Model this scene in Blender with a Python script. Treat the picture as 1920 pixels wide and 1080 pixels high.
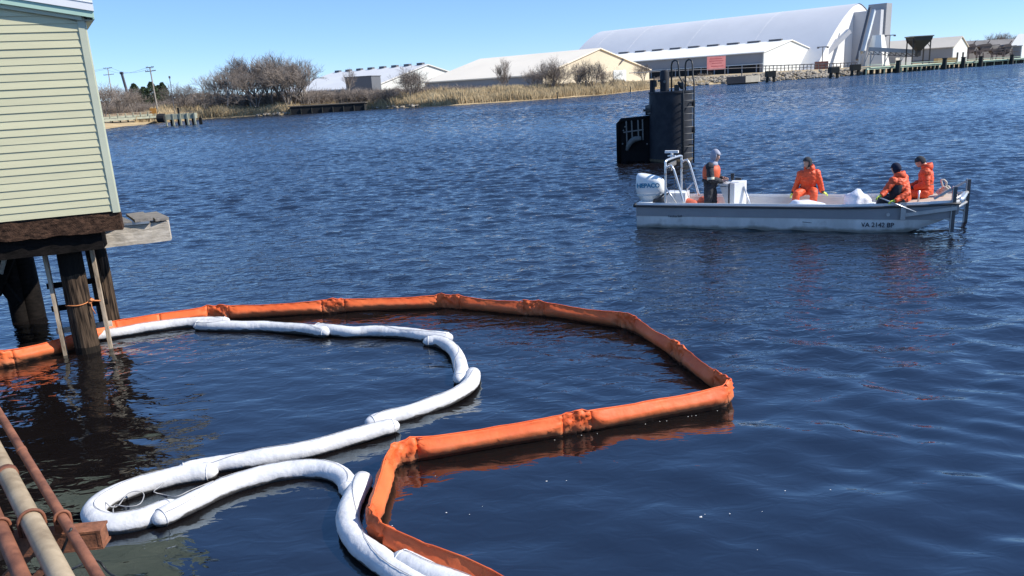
import bpy, bmesh, math, random
from mathutils import Vector, Matrix, noise
R = math.radians
PI = math.pi
for o in list(bpy.data.objects):
    bpy.data.objects.remove(o)
SC = bpy.context.scene
COL = SC.collection

# ------------------------------------------------------------------ camera
F = 1450.0            # focal length in photograph pixels (1920 wide)
CAMH = 3.7            # eye height above the water
ROLL = R(3.2)
HY = 158.0            # horizon row at the picture's centre column
PITCH = math.atan((540 - HY) * math.cos(ROLL) / F)
fwd = Vector((0, math.cos(PITCH), -math.sin(PITCH)))
up0 = Vector((0, math.sin(PITCH), math.cos(PITCH)))
r0 = Vector((1, 0, 0))
cr = r0 * math.cos(ROLL) - up0 * math.sin(ROLL)
cu = r0 * math.sin(ROLL) + up0 * math.cos(ROLL)
CAM = Vector((0, 0, CAMH))
cd = bpy.data.cameras.new('camera')
cam = bpy.data.objects.new('camera', cd)
COL.objects.link(cam)
m = Matrix((cr, cu, -fwd)).transposed().to_4x4()
m.translation = CAM
cam.matrix_world = m
cd.sensor_width = 36
cd.lens = 36 * F / 1920
cd.clip_start = 0.1
cd.clip_end = 12000
SC.camera = cam

# ------------------------------------------------------------------ sky, sun, exposure
SUN_EL = R(40)
SUN_AZ = R(9)        # the sun stands to the right, this far round towards the viewer
sdir = Vector((math.cos(SUN_AZ) * math.cos(SUN_EL), -math.sin(SUN_AZ) * math.cos(SUN_EL), math.sin(SUN_EL)))
W = bpy.data.worlds.new('World')
SC.world = W
W.use_nodes = True
nt = W.node_tree
bg = nt.nodes['Background']
sky = nt.nodes.new('ShaderNodeTexSky')
sky.sky_type = 'NISHITA'
sky.sun_disc = False
sky.sun_elevation = SUN_EL
sky.sun_rotation = math.atan2(sdir.x, sdir.y)
sky.altitude = 0
sky.air_density = 0.65
sky.dust_density = 0.0
sky.ozone_density = 6.0
# clear-air blue spread evenly over the whole dome
add = nt.nodes.new('ShaderNodeMixRGB'); add.blend_type = 'ADD'; add.inputs[0].default_value = 1.0
dim = nt.nodes.new('ShaderNodeMixRGB'); dim.blend_type = 'MULTIPLY'; dim.inputs[0].default_value = 1.0; dim.inputs[2].default_value = (1.25, 1.25, 1.25, 1)
nt.links.new(sky.outputs[0], dim.inputs[1]); nt.links.new(dim.outputs[0], add.inputs[1]); add.inputs[2].default_value = (1.05, 2.25, 4.7, 1)
nt.links.new(add.outputs[0], bg.inputs[0])
bg.inputs[1].default_value = 0.066
sl = bpy.data.lights.new('sun', 'SUN')
sl.energy = 4.9
sl.angle = R(0.53)
sl.color = (1.0, 0.94, 0.84)
so = bpy.data.objects.new('sun', sl)
COL.objects.link(so)
so.rotation_euler = sdir.to_track_quat('Z', 'Y').to_euler()
so.location = (60, -20, 60)
SC.view_settings.view_transform = 'Standard'
SC.view_settings.look = 'None'
SC.view_settings.gamma = 1
SC.view_settings.use_curve_mapping = False
SC.view_settings.exposure = 0.45
SC.render.engine = 'CYCLES'
SC.cycles.use_denoising = True
SC.cycles.max_bounces = 6
SC.cycles.caustics_reflective = False
SC.cycles.caustics_refractive = False
SC.cycles.sample_clamp_indirect = 6

# ------------------------------------------------------------------ survey helpers: a sight line of the photograph met with a level or a distance
def ray(px, py):
    return fwd + cr * ((px - 960) / F) + cu * ((540 - py) / F)
def P(px, py, z=0.0):
    v = ray(px, py)
    return CAM + v * ((z - CAMH) / v.z)
def D(px, py, y):
    v = ray(px, py)
    return CAM + v * (y / v.y)

# ------------------------------------------------------------------ materials
MATS = {}
def mat(name, col, rough=0.6, var=0.15, vscale=3.0, bump=0.0, bscale=20.0, metal=0.0, col2=None, spec=0.5, detail=5.0, stretch=None, coat=0.0, trans=0.0):
    """procedural surface: two tones mixed by noise, with a fine relief"""
    if name in MATS:
        return MATS[name]
    M = bpy.data.materials.new(name)
    M.use_nodes = True
    t = M.node_tree
    b = t.nodes['Principled BSDF']
    b.inputs['Roughness'].default_value = rough
    b.inputs['Metallic'].default_value = metal
    b.inputs['Specular IOR Level'].default_value = spec
    b.inputs['Coat Weight'].default_value = coat
    tc = t.nodes.new('ShaderNodeTexCoord')
    src = tc.outputs['Object']
    if stretch:
        mp = t.nodes.new('ShaderNodeMapping')
        mp.inputs['Scale'].default_value = stretch
        t.links.new(src, mp.inputs[0])
        src = mp.outputs[0]
    n = t.nodes.new('ShaderNodeTexNoise')
    n.inputs['Scale'].default_value = vscale
    n.inputs['Detail'].default_value = detail
    n.inputs['Roughness'].default_value = 0.62
    t.links.new(src, n.inputs['Vector'])
    rp = t.nodes.new('ShaderNodeValToRGB')
    rp.color_ramp.elements[0].position = 0.3
    rp.color_ramp.elements[1].position = 0.7
    c1 = tuple(max(0, c * (1 - var)) for c in col)
    c2 = col2 if col2 else tuple(min(1, c * (1 + var)) for c in col)
    rp.color_ramp.elements[0].color = (*c1, 1)
    rp.color_ramp.elements[1].color = (*c2, 1)
    t.links.new(n.outputs['Fac'], rp.inputs[0])
    t.links.new(rp.outputs[0], b.inputs['Base Color'])
    if bump:
        n2 = t.nodes.new('ShaderNodeTexNoise')
        n2.inputs['Scale'].default_value = bscale
        n2.inputs['Detail'].default_value = 4
        t.links.new(src, n2.inputs['Vector'])
        bp = t.nodes.new('ShaderNodeBump')
        bp.inputs['Strength'].default_value = 0.8
        bp.inputs['Distance'].default_value = bump
        t.links.new(n2.outputs['Fac'], bp.inputs['Height'])
        t.links.new(bp.outputs[0], b.inputs['Normal'])
    MATS[name] = M
    return M
def N(t, kind, **kw):
    n = t.nodes.new(kind)
    for k, v in kw.items():
        setattr(n, k, v)
    return n
def math_node(t, op, a, b=None, c=None, clamp=False):
    n = t.nodes.new('ShaderNodeMath')
    n.operation = op
    n.use_clamp = clamp
    for i, v in enumerate((a, b, c)):
        if v is None:
            continue
        if isinstance(v, (int, float)):
            n.inputs[i].default_value = v
        else:
            t.links.new(v, n.inputs[i])
    return n.outputs[0]

# ------------------------------------------------------------------ mesh helpers
class MB:
    """collects shapes and links them as ONE mesh object"""
    def __init__(s):
        s.v = []; s.f = []; s.mi = []; s.cur = 0
    def add(s, vs, fs):
        o = len(s.v)
        s.v += [tuple(v) for v in vs]
        for f in fs:
            s.f.append(tuple(o + i for i in f)); s.mi.append(s.cur)
        return s
    def box(s, c, size, ax=None, taper=None):
        """ax: three axis vectors"""
        X, Y, Z = ax if ax else (Vector((1, 0, 0)), Vector((0, 1, 0)), Vector((0, 0, 1)))
        c = Vector(c); a, b, d = size[0] / 2, size[1] / 2, size[2] / 2
        vs = []
        for k in (-1, 1):
            t = taper if (taper and k == 1) else 1
            for i, j in ((-1, -1), (1, -1), (1, 1), (-1, 1)):
                vs.append(c + X * (a * i * t) + Y * (b * j * t) + Z * (d * k))
        return s.add(vs, [(3, 2, 1, 0), (4, 5, 6, 7), (0, 1, 5, 4), (1, 2, 6, 5), (2, 3, 7, 6), (3, 0, 4, 7)])
    def bar(s, p, q, w, h=None, upv=(0, 0, 1)):
        """square bar from p to q"""
        p = Vector(p); q = Vector(q); h = h or w
        X = (q - p); L = X.length; X.normalize()
        Y = Vector(upv).cross(X)
        if Y.length < 1e-4:
            Y = Vector((0, 1, 0)).cross(X)
        Y.normalize(); Z = X.cross(Y)
        return s.box((p + q) / 2, (L, w, h), (X, Y, Z))
    def tube(s, pts, rad, n=8, cap=True, ell=None, upv=None):
        pts = [Vector(p) for p in pts]
        if not hasattr(rad, '__len__'):
            rad = [rad] * len(pts)
        vs = []; fs = []
        prev = None
        for i, p in enumerate(pts):
            t = pts[min(i + 1, len(pts) - 1)] - pts[max(i - 1, 0)]
            if t.length < 1e-9:
                t = Vector((0, 0, 1))
            t.normalize()
            if prev is None:
                a = Vector(upv) if upv else (Vector((0, 0, 1)) if abs(t.z) < 0.9 else Vector((1, 0, 0)))
            else:
                a = prev
            a = (a - t * a.dot(t))
            if a.length < 1e-6:
                a = Vector((0, 1, 0))
            a.normalize()
            prev = a
            b = t.cross(a)
            ra = rad[i]; rb = rad[i]
            if ell:
                rb = ell[i] if hasattr(ell, '__len__') else rad[i] * ell
            for k in range(n):
                th = 2 * PI * k / n
                vs.append(p + a * (math.cos(th) * ra) + b * (math.sin(th) * rb))
        for i in range(len(pts) - 1):
            for k in range(n):
                k2 = (k + 1) % n
                fs.append((i * n + k, i * n + k2, (i + 1) * n + k2, (i + 1) * n + k))
        if cap:
            fs.append(tuple(range(n - 1, -1, -1)))
            o = (len(pts) - 1) * n
            fs.append(tuple(o + k for k in range(n)))
        return s.add(vs, fs)
    def cyl(s, p, r, h, n=16, r2=None):
        p = Vector(p)
        return s.tube([p, p + Vector((0, 0, h))], [r, r if r2 is None else r2], n)
    def ball(s, c, r, nu=12, nv=8, ax=None):
        c = Vector(c)
        rx, ry, rz = (r, r, r) if not hasattr(r, '__len__') else r
        X, Y, Z = ax if ax else (Vector((1, 0, 0)), Vector((0, 1, 0)), Vector((0, 0, 1)))
        vs = [c + Z * -rz]
        for j in range(1, nv):
            ph = -PI / 2 + PI * j / nv
            for i in range(nu):
                th = 2 * PI * i / nu
                vs.append(c + X * (rx * math.cos(ph) * math.cos(th)) + Y * (ry * math.cos(ph) * math.sin(th)) + Z * (rz * math.sin(ph)))
        vs.append(c + Z * rz)
        fs = []
        for i in range(nu):
            fs.append((0, 1 + (i + 1) % nu, 1 + i))
            for j in range(nv - 2):
                a = 1 + j * nu
                fs.append((a + i, a + (i + 1) % nu, a + nu + (i + 1) % nu, a + nu + i))
            a = 1 + (nv - 2) * nu
            fs.append((a + i, a + (i + 1) % nu, len(vs) - 1))
        return s.add(vs, fs)
    def prism(s, poly, d):
        """polygon (list of 3D points) pushed along vector d"""
        n = len(poly); d = Vector(d)
        vs = [Vector(p) for p in poly] + [Vector(p) + d for p in poly]
        fs = [tuple(range(n - 1, -1, -1)), tuple(range(n, 2 * n))]
        for i in range(n):
            j = (i + 1) % n
            fs.append((i, j, n + j, n + i))
        return s.add(vs, fs)
    def build(s, name, mats, parent=None, smooth=False, recalc=True):
        me = bpy.data.meshes.new(name)
        me.from_pydata(s.v, [], s.f)
        if not isinstance(mats, (list, tuple)):
            mats = [mats]
        for mm in mats:
            me.materials.append(mm)
        if len(mats) > 1:
            me.polygons.foreach_set('material_index', s.mi)
        if recalc:
            bm = bmesh.new(); bm.from_mesh(me)
            bmesh.ops.recalc_face_normals(bm, faces=bm.faces)
            bm.to_mesh(me); bm.free()
        if smooth:
            me.polygons.foreach_set('use_smooth', [True] * len(me.polygons))
            if smooth != 'all':
                try:
                    me.set_sharp_from_angle(angle=R(40))
                except Exception:
                    pass
        me.update()
        return link(name, me, parent)
def link(name, me, parent=None):
    o = bpy.data.objects.new(name, me)
    COL.objects.link(o)
    if parent:
        o.parent = parent
    return o
def tag(o, label=None, cat=None, group=None, kind=None):
    if label: o['label'] = label
    if cat: o['category'] = cat
    if group: o['group'] = group
    if kind: o['kind'] = kind
    return o
def empty(name, loc=(0, 0, 0), label=None, cat=None, group=None, mw=None):
    o = bpy.data.objects.new(name, None)
    COL.objects.link(o)
    o.empty_display_size = 0.3
    if mw is not None:
        o.matrix_world = mw
    else:
        o.location = loc
    return tag(o, label, cat, group)
def copy_tree(o, parent=None):
    c = o.copy(); COL.objects.link(c); c.parent = parent
    for ch in list(o.children):
        copy_tree(ch, c)
    return c
def catmull(pts, step=0.08, closed=False):
    pts = [Vector(p) for p in pts]
    q = [pts[0] * 2 - pts[1]] + pts + [pts[-1] * 2 - pts[-2]]
    out = []
    for i in range(1, len(q) - 2):
        a, b, c, d = q[i - 1], q[i], q[i + 1], q[i + 2]
        n = max(2, int((c - b).length / step))
        for k in range(n):
            t = k / n
            out.append(0.5 * ((2 * b) + (c - a) * t + (2 * a - 5 * b + 4 * c - d) * t * t + (3 * b - a - 3 * c + d) * t ** 3))
    out.append(pts[-1])
    return out
def text_mesh(body, size, extrude=0.002, bold=0.0):
    cu_ = bpy.data.curves.new('lettering', 'FONT')
    cu_.body = body; cu_.size = size; cu_.extrude = extrude; cu_.resolution_u = 3; cu_.offset = bold
    cu_.align_x = 'CENTER'; cu_.align_y = 'CENTER'
    o = bpy.data.objects.new('lettering_source', cu_)
    COL.objects.link(o)
    dg = bpy.context.evaluated_depsgraph_get()
    me = bpy.data.meshes.new_from_object(o.evaluated_get(dg))
    bpy.data.objects.remove(o)
    return me
def lettering(body, size, mt, parent, origin, xdir, ydir, sx=1.0, bold=0.0):
    me = text_mesh(body, size, bold=bold)
    me.materials.clear(); me.materials.append(mt)
    X = Vector(xdir).normalized(); Y = Vector(ydir).normalized(); Z = X.cross(Y).normalized(); Y = Z.cross(X)
    M = Matrix((X * sx, Y, Z)).transposed().to_4x4(); M.translation = Vector(origin)
    me.transform(M)
    return link('lettering', me, parent)

# ================================================================== WATER
def water_material():
    M = bpy.data.materials.new('river_water'); M.use_nodes = True
    t = M.node_tree; b = t.nodes['Principled BSDF']
    b.inputs['Base Color'].default_value = (0.007, 0.0055, 0.0055, 1)
    b.inputs['Roughness'].default_value = 0.03
    b.inputs['IOR'].default_value = 2.15   # set above plain water to strengthen its reflections
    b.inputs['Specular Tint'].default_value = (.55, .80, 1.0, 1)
    g = N(t, 'ShaderNodeNewGeometry')
    def layer(scale, detail, sx, sy, rot=0.0, rough=0.5, dist=0.0):
        mp = N(t, 'ShaderNodeMapping')
        mp.inputs['Scale'].default_value = (sx, sy, 1)
        mp.inputs['Rotation'].default_value = (0, 0, rot)
        t.links.new(g.outputs['Position'], mp.inputs[0])
        n = N(t, 'ShaderNodeTexNoise', noise_dimensions='2D')
        n.inputs['Scale'].default_value = scale
        n.inputs['Detail'].default_value = detail
        n.inputs['Roughness'].default_value = rough
        n.inputs['Distortion'].default_value = dist
        t.links.new(mp.outputs[0], n.inputs['Vector'])
        return n.outputs['Fac']
    sep = N(t, 'ShaderNodeSeparateXYZ')
    t.links.new(g.outputs['Position'], sep.inputs[0])
    x, y = sep.outputs[0], sep.outputs[1]
    # open water is choppy, the lee of the pier and the ring of the boom lie calm
    patch = layer(0.12, 2, 1, 1.8, 0.2)
    yy = math_node(t, 'ADD', y, math_node(t, 'MULTIPLY', x, 0.22))
    yy = math_node(t, 'ADD', yy, math_node(t, 'MULTIPLY', math_node(t, 'SUBTRACT', patch, 0.5), 7.0))
    mr = N(t, 'ShaderNodeMapRange', interpolation_type='SMOOTHSTEP')
    mr.inputs['From Min'].default_value = 6.5; mr.inputs['From Max'].default_value = 17.0
    mr.inputs['To Min'].default_value = 0.16; mr.inputs['To Max'].default_value = 1.0
    t.links.new(yy, mr.inputs['Value'])
    amp = mr.outputs[0]
    # gusts: broad streaks lying across the river
    gust = layer(0.035, 3, 0.35, 1.6, 0.12)
    mg = N(t, 'ShaderNodeMapRange')
    mg.inputs['From Min'].default_value = 0.32; mg.inputs['From Max'].default_value = 0.68
    mg.inputs['To Min'].default_value = 0.7; mg.inputs['To Max'].default_value = 1.25
    t.links.new(gust, mg.inputs['Value'])
    amp = math_node(t, 'MULTIPLY', amp, mg.outputs[0])
    l2 = layer(1.0, 2.5, 3.2, 6.2, -0.12, 0.55, 0.4)    # the finest ripples, too small to mesh
    h = math_node(t, 'MULTIPLY', math_node(t, 'MULTIPLY', l2, .040), amp)
    bp = N(t, 'ShaderNodeBump')
    bp.inputs['Strength'].default_value = 1.0
    bp.inputs['Distance'].default_value = 1.0
    t.links.new(h, bp.inputs['Height'])
    # out on the open river the wavelets are smaller than a glance can follow: their tilts, face by face
    n = N(t, 'ShaderNodeTexNoise', noise_dimensions='2D'); n.inputs['Scale'].default_value = 1.0; n.inputs['Detail'].default_value = 3
    mp = N(t, 'ShaderNodeMapping'); mp.inputs['Scale'].default_value = (0.8, 2.0, 1); mp.inputs['Rotation'].default_value = (0, 0, .1)
    t.links.new(g.outputs['Position'], mp.inputs[0]); t.links.new(mp.outputs[0], n.inputs['Vector'])
    vs = N(t, 'ShaderNodeVectorMath', operation='SUBTRACT'); t.links.new(n.outputs['Color'], vs.inputs[0]); vs.inputs[1].default_value = (.5, .60, .5)
    vm = N(t, 'ShaderNodeVectorMath', operation='MULTIPLY'); t.links.new(vs.outputs[0], vm.inputs[0]); vm.inputs[1].default_value = (.8, 1.7, 0)
    mf = N(t, 'ShaderNodeMapRange', interpolation_type='SMOOTHSTEP')
    mf.inputs['From Min'].default_value = 35; mf.inputs['From Max'].default_value = 130; mf.inputs['To Max'].default_value = 1.0
    t.links.new(y, mf.inputs['Value'])
    k = math_node(t, 'MULTIPLY', mf.outputs[0], mg.outputs[0])
    # a calm slick drawn across the river
    sd_ = math_node(t, 'ADD', math_node(t, 'SUBTRACT', y, 124.0), math_node(t, 'MULTIPLY', x, .09))
    sd_ = math_node(t, 'ADD', sd_, math_node(t, 'MULTIPLY', math_node(t, 'SUBTRACT', patch, .5), 6.0))
    sl_ = math_node(t, 'SUBTRACT', 1.0, math_node(t, 'DIVIDE', math_node(t, 'ABSOLUTE', sd_), 3.2), clamp=True)
    k = math_node(t, 'MULTIPLY', k, math_node(t, 'SUBTRACT', 1.0, math_node(t, 'MULTIPLY', sl_, .72)))
    vk = N(t, 'ShaderNodeVectorMath', operation='SCALE'); t.links.new(vm.outputs[0], vk.inputs[0]); t.links.new(k, vk.inputs['Scale'])
    ml = N(t, 'ShaderNodeMapRange', interpolation_type='SMOOTHSTEP')      # wind-driven faces lean to the quay
    ml.inputs['From Min'].default_value = 8; ml.inputs['From Max'].default_value = 20; ml.inputs['To Max'].default_value = -.03
    t.links.new(y, ml.inputs['Value'])
    lean = N(t, 'ShaderNodeCombineXYZ'); t.links.new(ml.outputs[0], lean.inputs[1])
    vl = N(t, 'ShaderNodeVectorMath', operation='ADD'); t.links.new(vk.outputs[0], vl.inputs[0]); t.links.new(lean.outputs[0], vl.inputs[1])
    va = N(t, 'ShaderNodeVectorMath', operation='ADD'); t.links.new(vl.outputs[0], va.inputs[0]); t.links.new(bp.outputs[0], va.inputs[1])
    vn = N(t, 'ShaderNodeVectorMath', operation='NORMALIZE'); t.links.new(va.outputs[0], vn.inputs[0])
    t.links.new(vn.outputs[0], b.inputs['Normal'])
    return M
import numpy as np
def water_sheet():
    """one sheet: the river to the horizon, with real wavelets where one can see them"""
    ys = [1.6]
    while ys[-1] < 150:
        y = ys[-1]
        ys.append(y + (.05 if y < 9 else .05 + .045 * min(1, (y - 9) / 9) if y < 45 else .095 + .45 * min(1, (y - 45) / 40)))
    ys = np.array(ys); nc = 900
    fx = np.linspace(-.78, .82, nc)
    X = (ys[:, None] + 5) * fx[None, :]; Y = np.repeat(ys[:, None], nc, 1)
    rs = np.random.RandomState(7)
    Zo = np.zeros_like(X); Zc = np.zeros_like(X)
    for k in range(64):                                   # wind chop out on the open river
        lam = math.exp(rs.uniform(math.log(.22), math.log(1.05))); th = R(88) + rs.normal(0, .46); kk = 2 * PI / lam
        Zo += WAVE * math.sqrt(2 / 64) / kk * np.sin(kk * (X * math.cos(th) + Y * math.sin(th)) + rs.uniform(0, 6.28))
    for k in range(36):                                   # softened ripples inside the boom and under the quay
        lam = math.exp(rs.uniform(math.log(.30), math.log(1.6))); th = R(80) + rs.normal(0, .5); kk = 2 * PI / lam
        Zc += math.sqrt(2 / 36) / kk * np.sin(kk * (X * math.cos(th) + Y * math.sin(th)) + rs.uniform(0, 6.28))
    wob = 2.2 * np.sin(X * .35 + 1.0) + 1.6 * np.sin(Y * .5 - X * .2)
    t = np.clip((Y + .16 * X + wob - 9.5) / 8.0, 0, 1); t = t * t * (3 - 2 * t)
    gust = .82 + .22 * np.sin(X * .11 + Y * .19 + 1.3) * np.sin(Y * .07 - X * .05) + .12 * np.sin(Y * .31 + X * .06)
    calm = .045 + .035 * np.clip((X + 3) / 6, 0, 1) + .075 * np.clip((X + .35 * Y - 4.2) / 2.5, 0, 1)
    fade = np.clip((150 - Y) / 20, 0, 1) * np.clip((1 - np.abs((fx[None, :] - .02) / .80)) * 12, 0, 1)
    slick = 1 - .75 * np.clip(1 - np.abs(Y - 124 + .09 * X + 1.5 * np.sin(X * .12)) / 2.6, 0, 1)
    lee = 1 - .55 * np.exp(-((X - 7.5) / 5) ** 2 - ((Y - 14.2) / 3.0) ** 2)        # smoother in the lee of the boat
    Z = (Zo * t * gust * slick * lee + Zc * calm * (1 - t)) * fade
    co = np.stack([X, Y, Z], -1).reshape(-1, 3)
    n = len(ys) * nc
    idx = np.arange(n).reshape(len(ys), nc)
    qd = np.stack([idx[:-1, :-1], idx[:-1, 1:], idx[1:, 1:], idx[1:, :-1]], -1).reshape(-1, 4)
    co = np.vstack([co, [(-3000, -60, -.12), (3000, -60, -.12), (3000, 4000, -.12), (-3000, 4000, -.12)]])
    qd = np.vstack([qd, [(n, n + 1, n + 2, n + 3)]])
    me = bpy.data.meshes.new('water')
    me.vertices.add(len(co)); me.vertices.foreach_set('co', co.ravel())
    me.loops.add(qd.size); me.loops.foreach_set('vertex_index', qd.ravel().astype(np.int32))
    me.polygons.add(len(qd)); me.polygons.foreach_set('loop_start', np.arange(0, qd.size, 4, dtype=np.int32))
    me.update(calc_edges=True)
    me.polygons.foreach_set('use_smooth', np.ones(len(qd), bool))
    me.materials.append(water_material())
    return me
WAVE = .23
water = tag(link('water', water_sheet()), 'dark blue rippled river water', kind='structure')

# ================================================================== FAR BANK (terrain)
SHORE = [(-260, 262), (60, 250), (195, 243), (250, 233), (370, 223), (470, 217), (545, 213), (690, 204), (860, 196), (1000, 187), (1075, 181), (1130, 177), (1215, 168),
         (1300, 160), (1360, 156), (1450, 151), (1560, 144), (1640, 137.5), (1760, 129), (1900, 118.5)]
shore = [P(a, b) for a, b in SHORE]
shore += [Vector((700, 900, 0)), Vector((1500, 1400, 0))]
g_earth = mat('bank_earth', (0.36, 0.275, 0.16), 0.95, 0.35, 0.25, 0.1, 2.0)
def ground_z(p):
    """height of the bank at a point: rises from the shore line"""
    best = 1e9; side = 0
    for i in range(len(shore) - 1):
        a = shore[i]; b = shore[i + 1]
        ab = (b - a).to_2d(); ap = (Vector((p[0], p[1], 0)) - a).to_2d()
        tt = max(0, min(1, ap.dot(ab) / ab.length_squared))
        d = (ap - ab * tt).length
        if d < best:
            best = d; side = ab.x * ap.y - ab.y * ap.x
    if side < 0:
        return -0.2
    hi = 2.0 + max(0, min(1, (p[0] - 30) / 60)) * 0.9
    return min(hi, -0.05 + hi * (1 - math.exp(-best / 9.0)))
mb = MB()
rows = [0, 2, 5, 9, 14, 22, 35, 60, 120, 300, 900, 3000]
dirs = []
dense = []
for i in range(len(shore) - 1):
    a, b = shore[i], shore[i + 1]
    n = max(1, min(14, int((b - a).length / 6)))
    for k in range(n):
        p = a.lerp(b, k / n)
        p.y += 1.2 * noise.noise(Vector((p.x * 0.11, p.y * 0.11, 3)))
        dense.append(p)
dense.append(shore[-1])
for p in dense:
    for r in rows:
        d = (Vector((0, 1, 0)) + Vector((-0.15, 0, 0))).normalized()
        q = Vector((p.x, p.y, 0)) + d * r
        z = ground_z(q) + (0.25 * noise.noise(Vector((q.x * 0.06, q.y * 0.06, 0))) if r > 4 else 0)
        if r == 0: z = -0.25
        mb.v.append((q.x, q.y, z))
nr = len(rows)
for i in range(len(dense) - 1):
    for j in range(nr - 1):
        mb.f.append((i * nr + j, (i + 1) * nr + j, (i + 1) * nr + j + 1, i * nr + j + 1)); mb.mi.append(0)
tag(mb.build('river_bank', g_earth, smooth='all'), 'low earthen far river bank', kind='structure')

# ================================================================== PIER BUILDING
w = Vector((0.9352, 0.3541, 0)); nv = Vector((0.3541, -0.9352, 0)); zv = Vector((0, 0, 1))
C0 = Vector((-5.717, 11.40, 0))
BK = Vector((0.505, -0.863, 0))   # the building's sides run back along this line
def HW(s, n, z):
    return C0 + w * s + (nv * n if n > 0 else BK * n) + zv * z
m_side = mat('vinyl_siding', (0.60, 0.572, 0.375), 0.45, 0.05, 1.2, 0.0008, 60, stretch=(1, 1, 6))
m_trim = mat('corner_trim', (0.53, 0.55, 0.42), 0.45, 0.05, 2)
m_rake = mat('pale_green_fascia', (0.42, 0.60, 0.50), 0.5, 0.06, 2)
m_roofw = mat('white_roof_metal', (0.82, 0.83, 0.84), 0.35, 0.03, 2)
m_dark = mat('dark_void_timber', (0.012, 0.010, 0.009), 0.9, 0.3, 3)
house = empty('pier_house', HW(-2, -2, 0), 'yellow-green clapboard pier house on timber pilings', 'house')
def hchild(mbx, name, mt, parent=house, smooth=False):
    o = mbx.build(name, mt, None, smooth)
    o.parent = parent
    o.matrix_parent_inverse = parent.matrix_world.inverted() if parent.type == 'EMPTY' else Matrix.Identity(4)
    return o
bpy.context.view_layer.update()
Z0, ZT, SLOPE = 2.215, 4.93, 0.19
def rake_z(s):
    return ZT - SLOPE * (s + 0.1) if s > -3.0 else ZT - SLOPE * (-2.9) + SLOPE * (s + 3.0)
mb = MB(); mb.prism([HW(-6, -0.02, Z0 - .02), HW(-0.03, -0.02, Z0 - .02), HW(-0.03, -0.02, rake_z(-0.03) - .05), HW(-3.0, -0.02, rake_z(-3) - .05), HW(-6, -0.02, rake_z(-6) - .05)], BK * -4.0)
hchild(mb, 'wall', m_side)
wall_o = [o for o in house.children if o.name.startswith('wall')][0]
ex = 0.105
nb = int((rake_z(-3) - Z0) / ex) + 1
for i in range(nb):
    z = Z0 + i * ex; z2 = z + ex + 0.004
    # how far right the board reaches before the rake cuts it
    def cut(zz):
        return min(-0.075, -0.1 - (zz - (ZT - 0.02)) / SLOPE)
    if cut(z) < -3.0:
        break
    r1, r2 = cut(z), cut(z2)
    if r2 < -3: r2 = -3
    mb = MB()
    jit = 0.0012 * ((i * 7) % 5 - 2)
    a, b2 = 0.016 + jit, 0.003
    pts = [HW(-6, -.018, z), HW(r1, -.018, z), HW(r1, a, z), HW(-6, a, z), HW(-6, a - .001, z + .006), HW(r1, a - .001, z + .006),
           HW(-6, b2, z2), HW(r2, b2, z2), HW(r2, -.018, z2), HW(-6, -.018, z2)]
    mb.add(pts, [(0, 1, 2, 3), (3, 2, 5, 4), (4, 5, 7, 6), (6, 7, 8, 9), (9, 8, 1, 0), (1, 8, 7, 5, 2), (0, 3, 4, 6, 9)])
    hchild(mb, 'siding_board', m_side)
for i in range(int((ZT - Z0) / ex)):
    z = Z0 + i * ex
    mb = MB()
    mb.add([HW(-.028, -.1, z), HW(-.028, -3.9, z), HW(-.004, -3.9, z), HW(-.004, -.1, z), HW(-.016, -.1, z + ex + .004), HW(-.016, -3.9, z + ex + .004), HW(-.028, -3.9, z + ex + .004), HW(-.028, -.1, z + ex + .004)],
           [(0, 1, 2, 3), (3, 2, 5, 4), (4, 5, 6, 7), (0, 3, 4, 7), (1, 6, 5, 2), (0, 7, 6, 1)])
    hchild(mb, 'siding_board', m_side)
mb = MB()
mb.box(HW(-.043, .012, (Z0 + ZT) / 2 - .02), (.085, .028, ZT - Z0 - .0), (w, nv, zv))
mb.box(HW(.004, -.045, (Z0 + ZT) / 2 - .02), (.022, .085, ZT - Z0 - .0), (w, nv, zv))
hchild(mb, 'corner_post', m_trim)
# roof slab over both slopes, with rake boards
def roof_piece(name, mt, s0, s1, n0, n1, dz0, dz1, parent=house):
    q = MB()
    q.prism([HW(s1, n0, rake_z(s1) + dz0), HW(s1, n0, rake_z(s1) + dz1), HW(s0, n0, rake_z(s0) + dz1), HW(s0, n0, rake_z(s0) + dz0)], HW(0, n1, 0) - HW(0, n0, 0))
    return hchild(q, name, mt, parent)
roof = roof_piece('roof', m_roofw, -3.0, .155, -4.2, .125, .10, .27)
roof_piece('roof', m_roofw, -6.3, -3.0, -4.2, .125, .10, .27)
q = roof_piece('fascia', m_rake, -3.0, .135, .03, .105, .012, .097)
roof_piece('rake_trim', m_trim, -3.0, -.02, .02, .06, -.045, .010)
roof_piece('fascia', m_rake, -6.3, -3.0, .03, .105, .012, .097)
mb = MB(); mb.prism([HW(.12, .1, ZT - .05), HW(.144, .1, ZT - .05), HW(.144, .1, ZT + .09), HW(.12, .1, ZT + .09)], BK * -4.2); hchild(mb, 'eave_board', m_rake)
mb = MB(); mb.prism([HW(0, .02, ZT - .06), HW(.118, .02, ZT - .06), HW(.118, .02, ZT - .048), HW(0, .02, ZT - .048)], BK * -4.2); hchild(mb, 'soffit', m_trim)
# drip edge on the white roof
roof_piece('drip_edge', mat('drip_edge', (.72, .74, .75), .3, .03, 2), -3.0, .162, .127, .133, .205, .212)

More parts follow.
